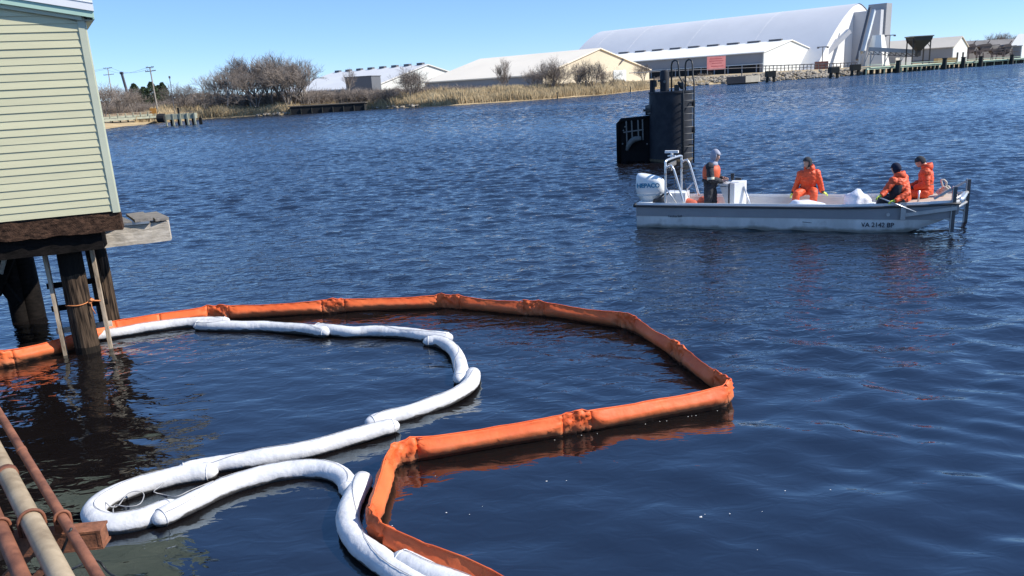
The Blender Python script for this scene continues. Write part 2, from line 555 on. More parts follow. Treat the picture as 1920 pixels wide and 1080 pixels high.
# ------------------------------------------------------------------ timber pier under the house
def wood(name, c, c2, rough=.85, st=(1, 1, 12), bump=.006):
    return mat(name, c, rough, .3, 2.0, bump, 9, col2=c2, stretch=st, spec=.12)
m_rotten = wood('rotten_brown_beam', (.015, .010, .008), (.12, .066, .042), st=(6, 6, 14), bump=.02)
m_blackwood = wood('near_black_timber', (.004, .0035, .003), (.014, .011, .010), st=(5, 5, 12))  # near-black wood for the timbers under the house
m_pale = wood('weathered_pale_timber', (.48, .42, .34), (.68, .61, .52), st=(3, 3, 16))
m_plank = wood('grey_deck_plank', (.14, .13, .125), (.27, .25, .23), st=(3, 12, 8))
m_rail = wood('ladder_lumber', (.27, .20, .13), (.55, .45, .34), st=(6, 6, 1.5))
def piling_mat():
    M = bpy.data.materials.new('piling_wood'); M.use_nodes = True
    t = M.node_tree; b = t.nodes['Principled BSDF']; b.inputs['Roughness'].default_value = .9; b.inputs['Specular IOR Level'].default_value = .12
    g = N(t, 'ShaderNodeNewGeometry')
    mp = N(t, 'ShaderNodeMapping'); mp.inputs['Scale'].default_value = (22, 22, 1.6); t.links.new(g.outputs['Position'], mp.inputs[0])
    n = N(t, 'ShaderNodeTexNoise'); n.inputs['Scale'].default_value = 1.6; n.inputs['Detail'].default_value = 6; t.links.new(mp.outputs[0], n.inputs['Vector'])
    rp = N(t, 'ShaderNodeValToRGB')
    rp.color_ramp.elements[0].color = (.009, .007, .006, 1); rp.color_ramp.elements[0].position = .36
    rp.color_ramp.elements[1].color = (.115, .078, .052, 1); rp.color_ramp.elements[1].position = .68
    t.links.new(n.outputs['Fac'], rp.inputs[0])
    # darker at the head, wet band with growth at the waterline
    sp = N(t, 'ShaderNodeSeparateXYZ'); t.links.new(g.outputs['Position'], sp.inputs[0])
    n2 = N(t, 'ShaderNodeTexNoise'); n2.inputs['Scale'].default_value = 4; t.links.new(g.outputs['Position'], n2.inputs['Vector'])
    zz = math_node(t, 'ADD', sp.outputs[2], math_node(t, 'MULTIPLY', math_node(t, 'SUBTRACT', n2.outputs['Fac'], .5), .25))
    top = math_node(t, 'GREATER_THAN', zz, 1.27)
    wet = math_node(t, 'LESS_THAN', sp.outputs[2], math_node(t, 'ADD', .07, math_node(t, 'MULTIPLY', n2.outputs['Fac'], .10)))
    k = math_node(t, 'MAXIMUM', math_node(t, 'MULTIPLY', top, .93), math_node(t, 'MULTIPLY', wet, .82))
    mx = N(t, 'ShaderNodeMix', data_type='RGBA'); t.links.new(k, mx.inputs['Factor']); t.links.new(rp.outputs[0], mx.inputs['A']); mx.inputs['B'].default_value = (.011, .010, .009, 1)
    t.links.new(mx.outputs['Result'], b.inputs['Base Color'])
    bp = N(t, 'ShaderNodeBump'); bp.inputs['Distance'].default_value = .02; bp.inputs['Strength'].default_value = .9
    t.links.new(n.outputs['Fac'], bp.inputs['Height']); t.links.new(bp.outputs[0], b.inputs['Normal'])
    return M
m_piling = piling_mat()
def rough_bar(p, q, wd, h, seg=14, amp=.012, seed=0, upv=(0, 0, 1)):
    """worn timber: a bar cut in segments with uneven faces"""
    p = Vector(p); q = Vector(q); X = (q - p).normalized(); Y = Vector(upv).cross(X).normalized(); Z = X.cross(Y)
    mbx = MB(); prof = [(-1, -1), (0, -1), (1, -1), (1, 0), (1, 1), (0, 1), (-1, 1), (-1, 0)]
    for i in range(seg + 1):
        c = p.lerp(q, i / seg)
        for a, b_ in prof:
            d = amp * noise.noise(Vector((i * .9 + seed, a * 2.1, b_ * 2.3 + seed)))
            mbx.v.append(tuple(c + Y * (a * wd / 2 + a * d) + Z * (b_ * h / 2 + b_ * d)))
    for i in range(seg):
        for k in range(8):
            mbx.f.append((i * 8 + k, i * 8 + (k + 1) % 8, i * 8 + 8 + (k + 1) % 8, i * 8 + 8 + k)); mbx.mi.append(0)
    mbx.f += [tuple(range(7, -1, -1)), tuple(seg * 8 + k for k in range(8))]; mbx.mi += [0, 0]
    return mbx
tag(rough_bar(HW(-6, -.13, 2.055), HW(.02, -.13, 2.055), .25, .255, 60, .022, 3).build('sill_beam', m_rotten), 'rotten brown sill beam right under the clapboard wall', 'beam')
mb = MB(); mb.box(HW(-3.0, -.12, 2.198), (6.02, .2, .03), (w, nv, zv))  # black strip painted in for the line of shade under the clapboards
tag(mb.build('shade_strip', m_dark), 'thin black strip standing in for shade between the clapboards and the brown beam', 'board')
tag(rough_bar(HW(-6, -.33, 1.79), HW(-.25, -.33, 1.79), .46, .26, 30, .015, 8).build('cap_beam', m_blackwood), 'black cap beam lying on the pilings', 'beam')
tag(rough_bar(HW(-6, -3.6, 1.79), HW(-.2, -3.6, 1.79), .40, .28, 12, .012, 9).build('cap_beam', m_blackwood), 'black cap beam at the back of the pier', 'beam')
for k, s in enumerate((-1.7, -2.9, -4.3)):
    tag(rough_bar(HW(s, -.6, 1.80), HW(s, -3.3, 1.80), .2, .24, 6, .01, k + 20).build('joist', m_blackwood),
        ('black joist under the house nearest the main piling', 'second black joist under the house from the main piling', 'third black joist under the house from the main piling')[k], 'joist', 'joists under the house')
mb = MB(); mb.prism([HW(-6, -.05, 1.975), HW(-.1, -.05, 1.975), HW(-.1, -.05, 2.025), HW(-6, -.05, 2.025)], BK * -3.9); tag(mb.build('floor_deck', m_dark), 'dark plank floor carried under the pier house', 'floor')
# pale timber sticking out to the right, with loose planks on it
pale = tag(rough_bar(HW(-.6, -.83, 1.735), HW(.73, -.83, 1.735), .30, .31, 10, .008, 31).build('timber', m_pale), 'pale weathered square timber sticking out right of the house corner', 'timber')
plk = [(-.02, .30, 0, .0), (.30, .26, .03, .06), (.56, .2, .012, .03)]
for k, (s, wd, dz, tw) in enumerate(plk):
    X = (nv * -1 + w * (tw - .28)).normalized(); Y = zv.cross(X); 
    mbx = MB(); mbx.box(HW(s + .06, -.70, 1.925 + dz) + X * .40, (.9, wd, .045), (X, Y, zv))
    tag(mbx.build('deck_plank', m_plank), ('grey deck plank tight against the house corner', 'middle grey deck plank on the pale timber', 'outermost grey deck plank on the pale timber')[k], 'plank', 'loose planks beside the house')
mb = MB(); mb.box(HW(.20, -.70, 1.915), (.5, .1, .035), ((w + nv * .1).normalized(), (nv - w * .1).normalized(), zv)); tag(mb.build('nail_strip', mat('bare_metal_strip', (.5, .5, .5), .35, .1, 4, metal=.8)), 'bare metal strip lying under the loose grey planks', 'strip')

def piling(x, y, r, top, label, lean=(0, 0), seed=0, mt=None):
    mbx = MB(); n = 20; pts = []
    H = 18
    for i in range(H + 1):
        z = -.6 + (top + .6) * i / H
        c = Vector((x + lean[0] * z, y + lean[1] * z, z))
        for k in range(n):
            th = 2 * PI * k / n
            rr = r * (1.03 - .02 * z) + .012 * noise.noise(Vector((math.cos(th) * 2.5 + seed, math.sin(th) * 2.5, z * .8))) + .006 * noise.noise(Vector((math.cos(th) * 9 + seed, math.sin(th) * 9, z * 1.2)))
            mbx.v.append((c.x + rr * math.cos(th), c.y + rr * math.sin(th), z))
    for i in range(H):
        for k in range(n):
            mbx.f.append((i * n + k, i * n + (k + 1) % n, i * n + n + (k + 1) % n, i * n + n + k)); mbx.mi.append(0)
    mbx.f.append(tuple(H * n + k for k in range(n))); mbx.mi.append(0)
    return tag(mbx.build('piling', mt or m_piling, None, 'all'), label, 'piling', 'timber pilings under the pier house')
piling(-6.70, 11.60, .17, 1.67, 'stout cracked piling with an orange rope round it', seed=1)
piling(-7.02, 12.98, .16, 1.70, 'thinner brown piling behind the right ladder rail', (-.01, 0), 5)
p3 = P(40, 600)
piling(p3.x, p3.y, .15, 1.67, 'black piling in shade at the picture\'s left edge', (.02, 0), 9, m_blackwood)
piling(p3.x - 2.2, p3.y - .6, .20, 1.67, 'black piling out under the house beyond the left edge', seed=12, mt=m_blackwood)
q = HW(-1.5, -3.5, 0); piling(q.x, q.y, .18, 1.67, 'rear piling under the far cap beam', seed=14, mt=m_blackwood)
mb = MB(); mb.bar(p3 + Vector((-.55, -.12, 1.55)), p3 + Vector((.15, -.22, .35)), .07, .18); mb.bar(p3 + Vector((-.15, -.24, .55)), p3 + Vector((.32, -.24, 1.35)), .05, .09)
tag(mb.build('cross_brace', m_blackwood), 'black cross braces nailed to the shaded left piling', 'brace')
mb = MB(); mb.bar(p3 + Vector((.02, -.30, .95)), p3 + Vector((.24, -.30, 1.42)), .03, .07); tag(mb.build('loose_board', m_pale), 'short pale board nailed slantwise to the black piling', 'board')
# ladder behind the main piling
ladder = empty('ladder', (-6.68, 11.55, 0), 'wooden ladder standing in the water behind the main piling', 'ladder')
bpy.context.view_layer.update()
LA, LB = Vector((-6.98, 11.44, 0)), Vector((-6.39, 11.67, 0))
ldir = (LB - LA).normalized(); lnor = Vector((ldir.y, -ldir.x, 0))
lb = Vector((-ldir.y, ldir.x, 0))
for p in (LA, LB):
    q = rough_bar(p + lb * .06 + zv * -.7, p + lb * .06 + zv * 1.66, .125, .05, 10, .004, p.x, upv=ldir)
    hchild(q, 'rail', m_rail, ladder)
for k, z in enumerate((.38, .74, 1.10)):
    mb = MB(); mb.box((LA + LB) / 2 + lb * .13 + zv * z, (.78, .04, .085), (ldir, lb, zv)); hchild(mb, 'rung', m_pale if k == 0 else m_blackwood, ladder)
# orange rope round the main piling, tied to the rail
mb = MB(); cpts = []
for k in range(25):
    th = 2 * PI * k / 24
    cpts.append(Vector((-6.70 + .182 * math.cos(th), 11.60 + .182 * math.sin(th), .80 + .02 * math.sin(th * 2) + .03 * math.cos(th))))
mb.tube(cpts, .009, 6, False)
kn = Vector((-6.50, 11.58, .82))
for j in range(5):
    mb.ball(kn + Vector((.02 * math.sin(j * 2), .02 * math.cos(j * 3), .02 * math.sin(j * 1.7))), .028, 7, 5)
mb.tube([kn, kn + Vector((.06, -.02, .01)), LB + lb * .02 + zv * .79], .011, 6)
mb.tube([kn, kn + Vector((.02, -.04, -.1)), kn + Vector((.05, -.03, -.2))], .008, 6)
m_rope_o = mat('orange_rope', (.55, .20, .07), .8, .2, 30, .004, 120)
tag(mb.build('mooring_rope', m_rope_o, None, 'all'), 'thin orange rope tied round the stout piling', 'rope')

# ================================================================== QUAY PIPES (lower left)
m_rustp = mat('rusty_red_pipe', (.16, .055, .030), .75, .35, 6, .002, 60, col2=(.30, .115, .060))
m_beige = mat('weathered_beige_pipe', (.30, .22, .135), .7, .25, 5, .001, 60, col2=(.45, .35, .23), stretch=(1, 1, 1))
m_rustb = mat('rusted_steel', (.13, .050, .028), .8, .4, 12, .004, 70, col2=(.33, .13, .065))
pd = Vector((-.647, .763, 0))
def pipe(name, px, z, r, mt, label, joints=(), jm=None, lean=0.0):
    base = P(px, 1080, z)
    a = base - pd * 3.0; b = base + pd * 9 + zv * lean
    e = empty(name, a, label, 'pipe'); bpy.context.view_layer.update()
    q = MB(); q.tube([a.lerp(b, i / 12) for i in range(13)], r, 18)
    hchild(q, 'pipe_run', mt, e, 'all')
    for t_ in joints:
        c = base + pd * t_ + zv * lean * (t_ + 3) / 12
        q = MB(); q.tube([c - pd * .035, c - pd * .03, c + pd * .03, c + pd * .035], [r * 1.02, r * 1.14, r * 1.14, r * 1.02], 18)
        hchild(q, 'coupling', jm or m_rustp, e, 'all')
    return base
ZP = 1.05
b1 = pipe('rusty_pipe', 183, ZP, .033, m_rustp, 'thin rusty red pipe nearest the water, lower left', (2.35, ), m_rustp)
b2 = pipe('beige_pipe', 113, ZP, .064, m_beige, 'thick beige pipe with rusty bands, lower left', (1.78, ), m_rustp, 0.0)
b3 = pipe('rusty_pipe', 40, ZP - .02, .046, m_rustp, 'rusty red pipe at the picture\'s lower left corner', (), m_rustp)
# support: a rusty I-beam across under the pipes, with U-bolts
sa = P(198, 1002, ZP - .16); sb = P(-160, 1040, ZP - .16)
sx = (sa - sb).normalized(); sy = zv.cross(sx)
sup = empty('pipe_support', sb, 'rusty steel beam carrying the pipes out over the water', 'beam'); bpy.context.view_layer.update()
mid = (sa + sb) / 2; LL = (sa - sb).length
for dz, sz in ((.062, (LL, .13, .016)), (-.062, (LL, .13, .016)), (0, (LL - .006, .014, .108))):
    q = MB(); q.box(mid + zv * dz - (sy * .055 if not dz else sy * 0), sz, (sx, sy, zv)); hchild(q, 'flange' if dz else 'web', m_rustb, sup)
q = MB(); q.box(sa - sx * .02, (.016, .128, .105), (sx, sy, zv)); hchild(q, 'end_plate', m_rustb, sup)
def crossing(base):
    # where a pipe passes over the beam
    d = Vector((sx.x, sx.y)); 
    # solve base + pd*t = sb + sx*u
    A = Matrix(((pd.x, -sx.x), (pd.y, -sx.y))); t_, u_ = A.inverted() @ Vector((sb.x - base.x, sb.y - base.y))
    return base + pd * t_
side_v = zv.cross(pd)
for base, r in ((b1, .033), (b2, .064), (b3, .046)):
    c = crossing(base); c.z = base.z
    q = MB(); q.tube([c + side_v * (r + .012) + zv * -.17] + [c + side_v * ((r + .012) * math.cos(a)) + zv * ((r + .012) * math.sin(a)) for a in [PI * k / 12 for k in range(13)]] + [c - side_v * (r + .012) + zv * -.17], .011, 7)
    hchild(q, 'u_bolt', m_rustp, sup, 'all')
# saddle blocks that raise the thinner pipes to the beam
for base, r in ((b1, .033), (b3, .046), (b2, .064)):
    c = crossing(base); h = base.z - r - (ZP - .16 + .07)
    if h > .004:
        q = MB(); q.box(Vector((c.x, c.y, ZP - .16 + .07 + h / 2)), (.07, .09, h), (sx, sy, zv)); hchild(q, 'saddle', m_rustb, sup)
q = MB(); c = sb.lerp(sa, .55); q.bar(c + zv * -.08 + sx * .05, c + zv * -.55 - sx * .5 , .06, .06); q.bar(c + zv * -.08 + sx * .25, c + zv * -.08 - sx * .3 - zv * .5 , .05, .05)
hchild(q, 'strut', m_rustb, sup)
for i in range(2):
    c = sb.lerp(sa, .15); 
q = MB(); c = sb + sx * .1; q.tube([c + zv * -1.6, c + zv * -.06], .09, 12); hchild(q, 'post', m_rustb, sup)
q = MB(); cc = crossing(b1)
q.tube(catmull([cc + zv * .05 - pd * .3, cc + Vector((.06, -.25, -.25)), P(178, 1050, .35), P(205, 1075, .2), P(240, 1090, .3)], .04), .009, 6)
tag(q.build('cable', mat('black_cable', (.012, .012, .012), .5, .1, 5), None, 'all'), 'thin black cable hanging beside the thin rusty pipe', 'cable')

# ================================================================== WHITE SORBENT BOOMS
def sorbent_mat():
    M = bpy.data.materials.new('white_sorbent_sleeve'); M.use_nodes = True
    t = M.node_tree; b = t.nodes['Principled BSDF']; b.inputs['Roughness'].default_value = .9
    b.inputs['Specular IOR Level'].default_value = .2
    g = N(t, 'ShaderNodeNewGeometry')
    sp = N(t, 'ShaderNodeSeparateXYZ'); t.links.new(g.outputs['Position'], sp.inputs[0])
    n = N(t, 'ShaderNodeTexNoise'); n.inputs['Scale'].default_value = 7; n.inputs['Detail'].default_value = 6; t.links.new(g.outputs['Position'], n.inputs['Vector'])
    n3 = N(t, 'ShaderNodeTexNoise'); n3.inputs['Scale'].default_value = 1.1; t.links.new(g.outputs['Position'], n3.inputs['Vector'])
    # oily tide line just above the water, patchy
    lim = math_node(t, 'MULTIPLY', math_node(t, 'MULTIPLY', n.outputs['Fac'], n3.outputs['Fac']), .15)
    k = math_node(t, 'SUBTRACT', 1.0, math_node(t, 'DIVIDE', math_node(t, 'SUBTRACT', sp.outputs[2], lim), .014), clamp=True)
    n4 = N(t, 'ShaderNodeTexNoise'); n4.inputs['Scale'].default_value = 5; n4.inputs['Detail'].default_value = 8; t.links.new(g.outputs['Position'], n4.inputs['Vector'])
    smear = math_node(t, 'MULTIPLY', math_node(t, 'SUBTRACT', n4.outputs['Fac'], .60, clamp=True), 2.0, clamp=True)
    k = math_node(t, 'MAXIMUM', math_node(t, 'MULTIPLY', k, .9), smear)
    rp = N(t, 'ShaderNodeValToRGB'); t.links.new(n.outputs['Fac'], rp.inputs[0])
    rp.color_ramp.elements[0].color = (.54, .545, .57, 1); rp.color_ramp.elements[0].position = .3
    rp.color_ramp.elements[1].color = (.68, .68, .69, 1); rp.color_ramp.elements[1].position = .65
    mx = N(t, 'ShaderNodeMix', data_type='RGBA'); t.links.new(k, mx.inputs['Factor']); t.links.new(rp.outputs[0], mx.inputs['A']); mx.inputs['B'].default_value = (.035, .03, .026, 1)
    t.links.new(mx.outputs['Result'], b.inputs['Base Color'])
    n2 = N(t, 'ShaderNodeTexNoise'); n2.inputs['Scale'].default_value = 26; n2.inputs['Detail'].default_value = 5; t.links.new(g.outputs['Position'], n2.inputs['Vector'])
    bp = N(t, 'ShaderNodeBump'); bp.inputs['Distance'].default_value = .007; bp.inputs['Strength'].default_value = .8
    t.links.new(n2.outputs['Fac'], bp.inputs['Height']); t.links.new(bp.outputs[0], b.inputs['Normal'])
    return M
m_sorb = sorbent_mat()
m_cord = mat('grey_tie_cord', (.33, .33, .34), .8, .2, 20)
def sorbent(pix, label, r=.095, z=.058, seed=0, zlist=None, cord=True, cphase=.6):
    pts = [P(a, b, (zlist[i] if zlist else z)) for i, (a, b) in enumerate(pix)]
    path = catmull(pts, .022)
    path = [p + Vector((.022 * noise.noise(p * 2.3 + Vector((seed, 0, 0))), .022 * noise.noise(p * 2.3 + Vector((0, seed, 9))), .012 * noise.noise(p * 1.7 + Vector((3, 0, seed))))) for p in path]
    n = 22; L = 0; ls = [0]
    for i in range(1, len(path)):
        L += (path[i] - path[i - 1]).length; ls.append(L)
    mbx = MB(); frames = []
    for i, p in enumerate(path):
        t = (path[min(i + 1, len(path) - 1)] - path[max(i - 1, 0)]).normalized()
        sd = zv.cross(t).normalized(); u_ = t.cross(sd)
        e = min(ls[i], L - ls[i])
        rr = r * min(1, math.sqrt(max(0.0, 1 - max(0, 1 - e / .17) ** 2)) * .86 + .14 if e < .17 else 1)
        rr *= 1 + .10 * noise.noise(Vector((ls[i] * 1.7, seed, 0))) + .025 * noise.noise(Vector((ls[i] * 7, seed, 5)))
        frames.append((p, sd, u_, rr))
        for k in range(n):
            th = 2 * PI * k / n
            wob = 1 + .03 * noise.noise(Vector((ls[i] * 9, math.cos(th) * 1.2 + seed, math.sin(th) * 1.2))) + .034 * noise.noise(Vector((ls[i] * 26, math.cos(th) * 2 + seed, math.sin(th) * 2)))
            q = p + sd * (math.cos(th) * rr * 1.04 * wob) + u_ * (math.sin(th) * rr * .95 * wob)
            mbx.v.append(tuple(q))
    for i in range(len(path) - 1):
        for k in range(n):
            mbx.f.append((i * n + k, i * n + (k + 1) % n, i * n + n + (k + 1) % n, i * n + n + k)); mbx.mi.append(0)
    mbx.f.append(tuple(range(n - 1, -1, -1))); mbx.f.append(tuple((len(path) - 1) * n + k for k in range(n))); mbx.mi += [0, 0]
    root = empty('sorbent_boom', path[0], label, 'boom', 'white sorbent booms'); bpy.context.view_layer.update()
    hchild(mbx, 'sleeve', m_sorb, root, 'all')
    if cord:
        cp = []
        for i in range(4, len(frames) - 4, 3):
            p, sd, u_, rr = frames[i]
            a = PI / 2 + cphase * math.sin(ls[i] * 2.3 + seed) + .35 * math.sin(ls[i] * 5.1)
            cp.append(p + sd * (math.cos(a) * rr * 1.09) + u_ * (math.sin(a) * rr * 1.02))
        q = MB(); q.tube(cp, .0026, 5); hchild(q, 'tie_cord', m_cord, root, 'all')
    for e in (4, -5):
        p, sd, u_, rr = frames[e]
        q = MB(); q.tube([p + sd * (math.cos(a) * rr * 1.05) + u_ * (math.sin(a) * rr * .99) for a in [2 * PI * k / 16 for k in range(17)]], .006, 5, False); hchild(q, 'end_tie', m_sorb, root, 'all')
    return root
sorbent([(112, 643), (160, 635), (210, 626), (280, 615), (350, 606), (432, 603)], 'white sorbent boom passing behind the stout piling', seed=1)
sorbent([(364, 610), (420, 612), (500, 612), (560, 616), (618, 624)], 'white sorbent boom second from the piling along the far side', seed=2, z=.07)
sorbent([(588, 614), (650, 622), (700, 621), (760, 624), (805, 631), (848, 634)], 'white sorbent boom third from the piling, ending in a knob', seed=3, z=.075)
sorbent([(792, 641), (828, 642), (853, 660), (865, 690), (862, 716)], 'short curved white sorbent boom at the right bend', seed=4, z=.06)
sorbent([(889, 696), (880, 722), (840, 748), (780, 769), (720, 785), (686, 796)], 'white sorbent boom coming forward from the right bend', seed=5, z=.065)
sorbent([(750, 796), (690, 812), (620, 832), (540, 850), (470, 862), (400, 872), (326, 887)], 'long white sorbent boom across the middle of the loop', seed=6, z=.07)
sorbent([(412, 884), (360, 890), (310, 899), (240, 918), (190, 942), (175, 966), (202, 984), (255, 977), (300, 962), (336, 946)], 'white sorbent boom bent into a hairpin beside the rusty beam end', r=.102, seed=7, z=.06)
sorbent([(286, 982), (340, 954), (420, 915), (500, 890), (570, 879), (625, 886), (652, 904), (655, 926)], 'white sorbent boom arching from the hairpin to the orange boom', r=.100, seed=8, z=.065)
sorbent([(684, 892), (670, 920), (652, 960), (660, 1000), (698, 1042), (758, 1084), (840, 1130)], 'white sorbent boom lying against the orange boom, leaving at the bottom', r=.100, seed=9, z=.065)
sorbent([(740, 1046), (790, 1068), (860, 1100), (930, 1140)], 'white sorbent boom stub at the bottom edge beside the orange boom', r=.10, seed=10, z=.085)
# slack lines floating inside the hairpin
q = MB()
for pts in ([(190, 963), (196, 942), (208, 950), (222, 948), (240, 925), (262, 921), (270, 928), (262, 945), (240, 950), (215, 948), (212, 966)],
            [(318, 893), (300, 912), (288, 922), (305, 927), (330, 931), (360, 918), (400, 902)]):
    q.tube(catmull([P(a, b, .10 if i % 3 else .05) for i, (a, b) in enumerate(pts)], .03), .0055, 5)
tag(q.build('slack_line', m_cord, None, 'all'), 'tangled dark slack line inside the white hairpin', 'line')

# ================================================================== ORANGE CONTAINMENT BOOM
def orange_mat():
    M = bpy.data.materials.new('orange_boom_fabric'); M.use_nodes = True
    t = M.node_tree; b = t.nodes['Principled BSDF']; b.inputs['Roughness'].default_value = .55
    b.inputs['Specular IOR Level'].default_value = .35
    g = N(t, 'ShaderNodeNewGeometry')
    sp = N(t, 'ShaderNodeSeparateXYZ'); t.links.new(g.outputs['Position'], sp.inputs[0])
    def nz(sc, d):
        n = N(t, 'ShaderNodeTexNoise'); n.inputs['Scale'].default_value = sc; n.inputs['Detail'].default_value = d; t.links.new(g.outputs['Position'], n.inputs['Vector']); return n.outputs['Fac']
    a = nz(3.0, 6); c = nz(1.3, 4); f = nz(14, 6)
    rp = N(t, 'ShaderNodeValToRGB'); t.links.new(a, rp.inputs[0])
    rp.color_ramp.elements[0].color = (.66, .100, .024, 1); rp.color_ramp.elements[0].position = .28
    rp.color_ramp.elements[1].color = (.80, .165, .045, 1); rp.color_ramp.elements[1].position = .7
    # sun-bleached, silty lower half
    silt = math_node(t, 'MULTIPLY', math_node(t, 'SUBTRACT', math_node(t, 'ADD', .10, math_node(t, 'MULTIPLY', c, .12)), sp.outputs[2]), 9.0, clamp=True)
    silt = math_node(t, 'MULTIPLY', silt, math_node(t, 'ADD', .08, math_node(t, 'MULTIPLY', f, .8)), clamp=True)
    mx = N(t, 'ShaderNodeMix', data_type='RGBA'); t.links.new(silt, mx.inputs['Factor']); t.links.new(rp.outputs[0], mx.inputs['A']); mx.inputs['B'].default_value = (.33, .235, .13, 1)
    # oil line and scuffs
    oil = math_node(t, 'SUBTRACT', 1.0, math_node(t, 'DIVIDE', math_node(t, 'SUBTRACT', sp.outputs[2], math_node(t, 'MULTIPLY', f, .035)), .012), clamp=True)
    sc = math_node(t, 'MULTIPLY', math_node(t, 'SUBTRACT', nz(5, 8), .63, clamp=True), 4.0, clamp=True)
    k = math_node(t, 'MAXIMUM', math_node(t, 'MULTIPLY', oil, .85), math_node(t, 'MULTIPLY', sc, .8))
    m2 = N(t, 'ShaderNodeMix', data_type='RGBA'); t.links.new(k, m2.inputs['Factor']); t.links.new(mx.outputs['Result'], m2.inputs['A']); m2.inputs['B'].default_value = (.045, .022, .014, 1)
    t.links.new(m2.outputs['Result'], b.inputs['Base Color'])
    bp = N(t, 'ShaderNodeBump'); bp.inputs['Distance'].default_value = .006; bp.inputs['Strength'].default_value = .7
    t.links.new(f, bp.inputs['Height']); t.links.new(bp.outputs[0], b.inputs['Normal'])
    return M
m_orange = orange_mat()
# (pixel, kind to the next point): F float section, J pleated joint
OB = [((-330, 742), 'F'), ((-120, 694), 'J'), ((-82, 688), 'F'), ((-8, 677), 'J'), ((22, 671), 'F'), ((110, 650), 'F'), ((215, 613), 'F'), ((300, 600), 'F'), ((392, 587), 'J'), ((428, 586), 'F'), ((606, 576), 'J'), ((645, 573), 'F'),
      ((822, 566), 'J'), ((862, 568), 'F'), ((985, 579), 'J'), ((1020, 580), 'F'), ((1163, 600), 'J'), ((1194, 610), 'F'), ((1263, 655), 'J'), ((1284, 669), 'F'), ((1343, 716), 'J'),
      ((1367, 730), 'C'), ((1364, 741), 'F'), ((1104, 790), 'J'), ((1056, 797), 'F'), ((778, 843), 'J'), ((737, 857), 'C'), ((728, 876), 'F'), ((697, 972), 'J'), ((697, 993), 'C'), ((722, 1006), 'F'), ((910, 1086), 'F'), ((1030, 1150), 'F')]
prof_z = [(.0, 1.0), (.035, .93), (.075, .80), (.15, .60), (.25, .40), (.33, .2), (.37, 0), (.32, -.2), (.18, -.36), (.03, -.45), (.02, -1.3)]
obs = empty('containment_boom', P(740, 850), 'long orange containment boom floating in a kinked ring', 'boom'); bpy.context.view_layer.update()
# dense stations with kind and bulge
raw = [P(a[0], a[1], .12) for a, k in OB]
kinds = [k for a, k in OB]
stations = []
for i in range(len(raw) - 1):
    a, b = raw[i], raw[i + 1]
    L = (b - a).length
    n = max(3, int(L / (.05 if kinds[i] == 'F' else .022)))
    for k in range(n):
        stations.append([a.lerp(b, k / n), kinds[i], k / n, i])
stations.append([raw[-1], 'F', 1, len(raw) - 2])
# soften corners
pos = [s[0].copy() for s in stations]
for it in range(5):
    pos = [pos[0]] + [(pos[i - 1] + pos[i] * 2 + pos[i + 1]) / 4 for i in range(1, len(pos) - 1)] + [pos[-1]]
rings = []
acc = 0
for i, (p0, kd, fr, seg) in enumerate(stations):
    p = pos[i]
    if i: acc += (pos[i] - pos[i - 1]).length
    t = (pos[min(i + 3, len(pos) - 1)] - pos[max(i - 3, 0)]).normalized()
    sd = Vector((t.y, -t.x, 0)).normalized()
    if kd == 'F':
        Ls = (raw[seg + 1] - raw[seg]).length
        e = min(fr, 1 - fr) * Ls
        if i < 6: e = .3
        if kinds[seg - 1] == 'F' and fr < .5: e = .3
        if seg + 1 < len(kinds) and kinds[seg + 1] == 'F' and fr > .5: e = .3
        bulge = .16 + .84 * min(1, math.sqrt(min(1, e / .14)))
        top = .245 - .022 * min(1, e / .5)
        wr = .008 + .020 * max(0, 1 - e / .28) ** 1.5
    else:
        bulge = .16; top = .262 + .012 * math.sin(fr * 9 + seg); wr = .030
    ring = []
    for side in (1, -1):
        order = prof_z if side == 1 else prof_z[::-1]
        for j, (hw, hz) in enumerate(order):
            half = .006 + hw * .205 * bulge + (.018 * (1 - bulge) if -.4 < hz < .9 else 0)
            zz = hz * .125 if hz > 0 else hz * .22
            z = (top - .125) * hz if hz > 0 else hz * .22
            latw = wr * 1.5 * noise.noise(Vector((acc * 20 + hz * 3, hz * 2.2, seg * 1.7))) + wr * .8 * noise.noise(Vector((acc * 42, hz * 4.1, seg))) + .018 * noise.noise(Vector((acc * 1.1, hz * .8, 3)))
            zz = z + .12 + (wr * .5 * noise.noise(Vector((acc * 25, 7, seg))) if hz > .5 else 0) + .008 * noise.noise(Vector((acc * 1.5, 2, 0)))
            q = p + sd * (side * half + latw)
            ring.append((q.x, q.y, zz))
    rings.append((ring, kd, seg))
def sweep(rs, name):
    mbx = MB(); n = len(rs[0])
    for r_ in rs: mbx.v += r_
    for i in range(len(rs) - 1):
        for k in range(n):
            mbx.f.append((i * n + k, i * n + (k + 1) % n, (i + 1) * n + (k + 1) % n, (i + 1) * n + k)); mbx.mi.append(0)
    mbx.f += [tuple(range(n - 1, -1, -1)), tuple((len(rs) - 1) * n + k for k in range(n))]; mbx.mi += [0, 0]
    return hchild(mbx, name, m_orange, obs, 'all')
i = 0
while i < len(rings) - 1:
    seg = rings[i][2]; kd = rings[i][1]; j = i
    grp = lambda k_: 'F' if k_ == 'F' else 'J'
    while j < len(rings) - 1 and (rings[j][2] == seg or (grp(rings[j][1]) == 'J' and grp(kd) == 'J')):
        j += 1
    sweep([r_[0] for r_ in rings[i:j + 1]], 'float_section' if kd == 'F' else 'pleated_joint')
    i = j
# top seam rope
q = MB(); q.tube([Vector(r_[0][0]) + zv * .004 for r_ in rings[::2]], .008, 5); hchild(q, 'top_seam', m_orange, obs, 'all')
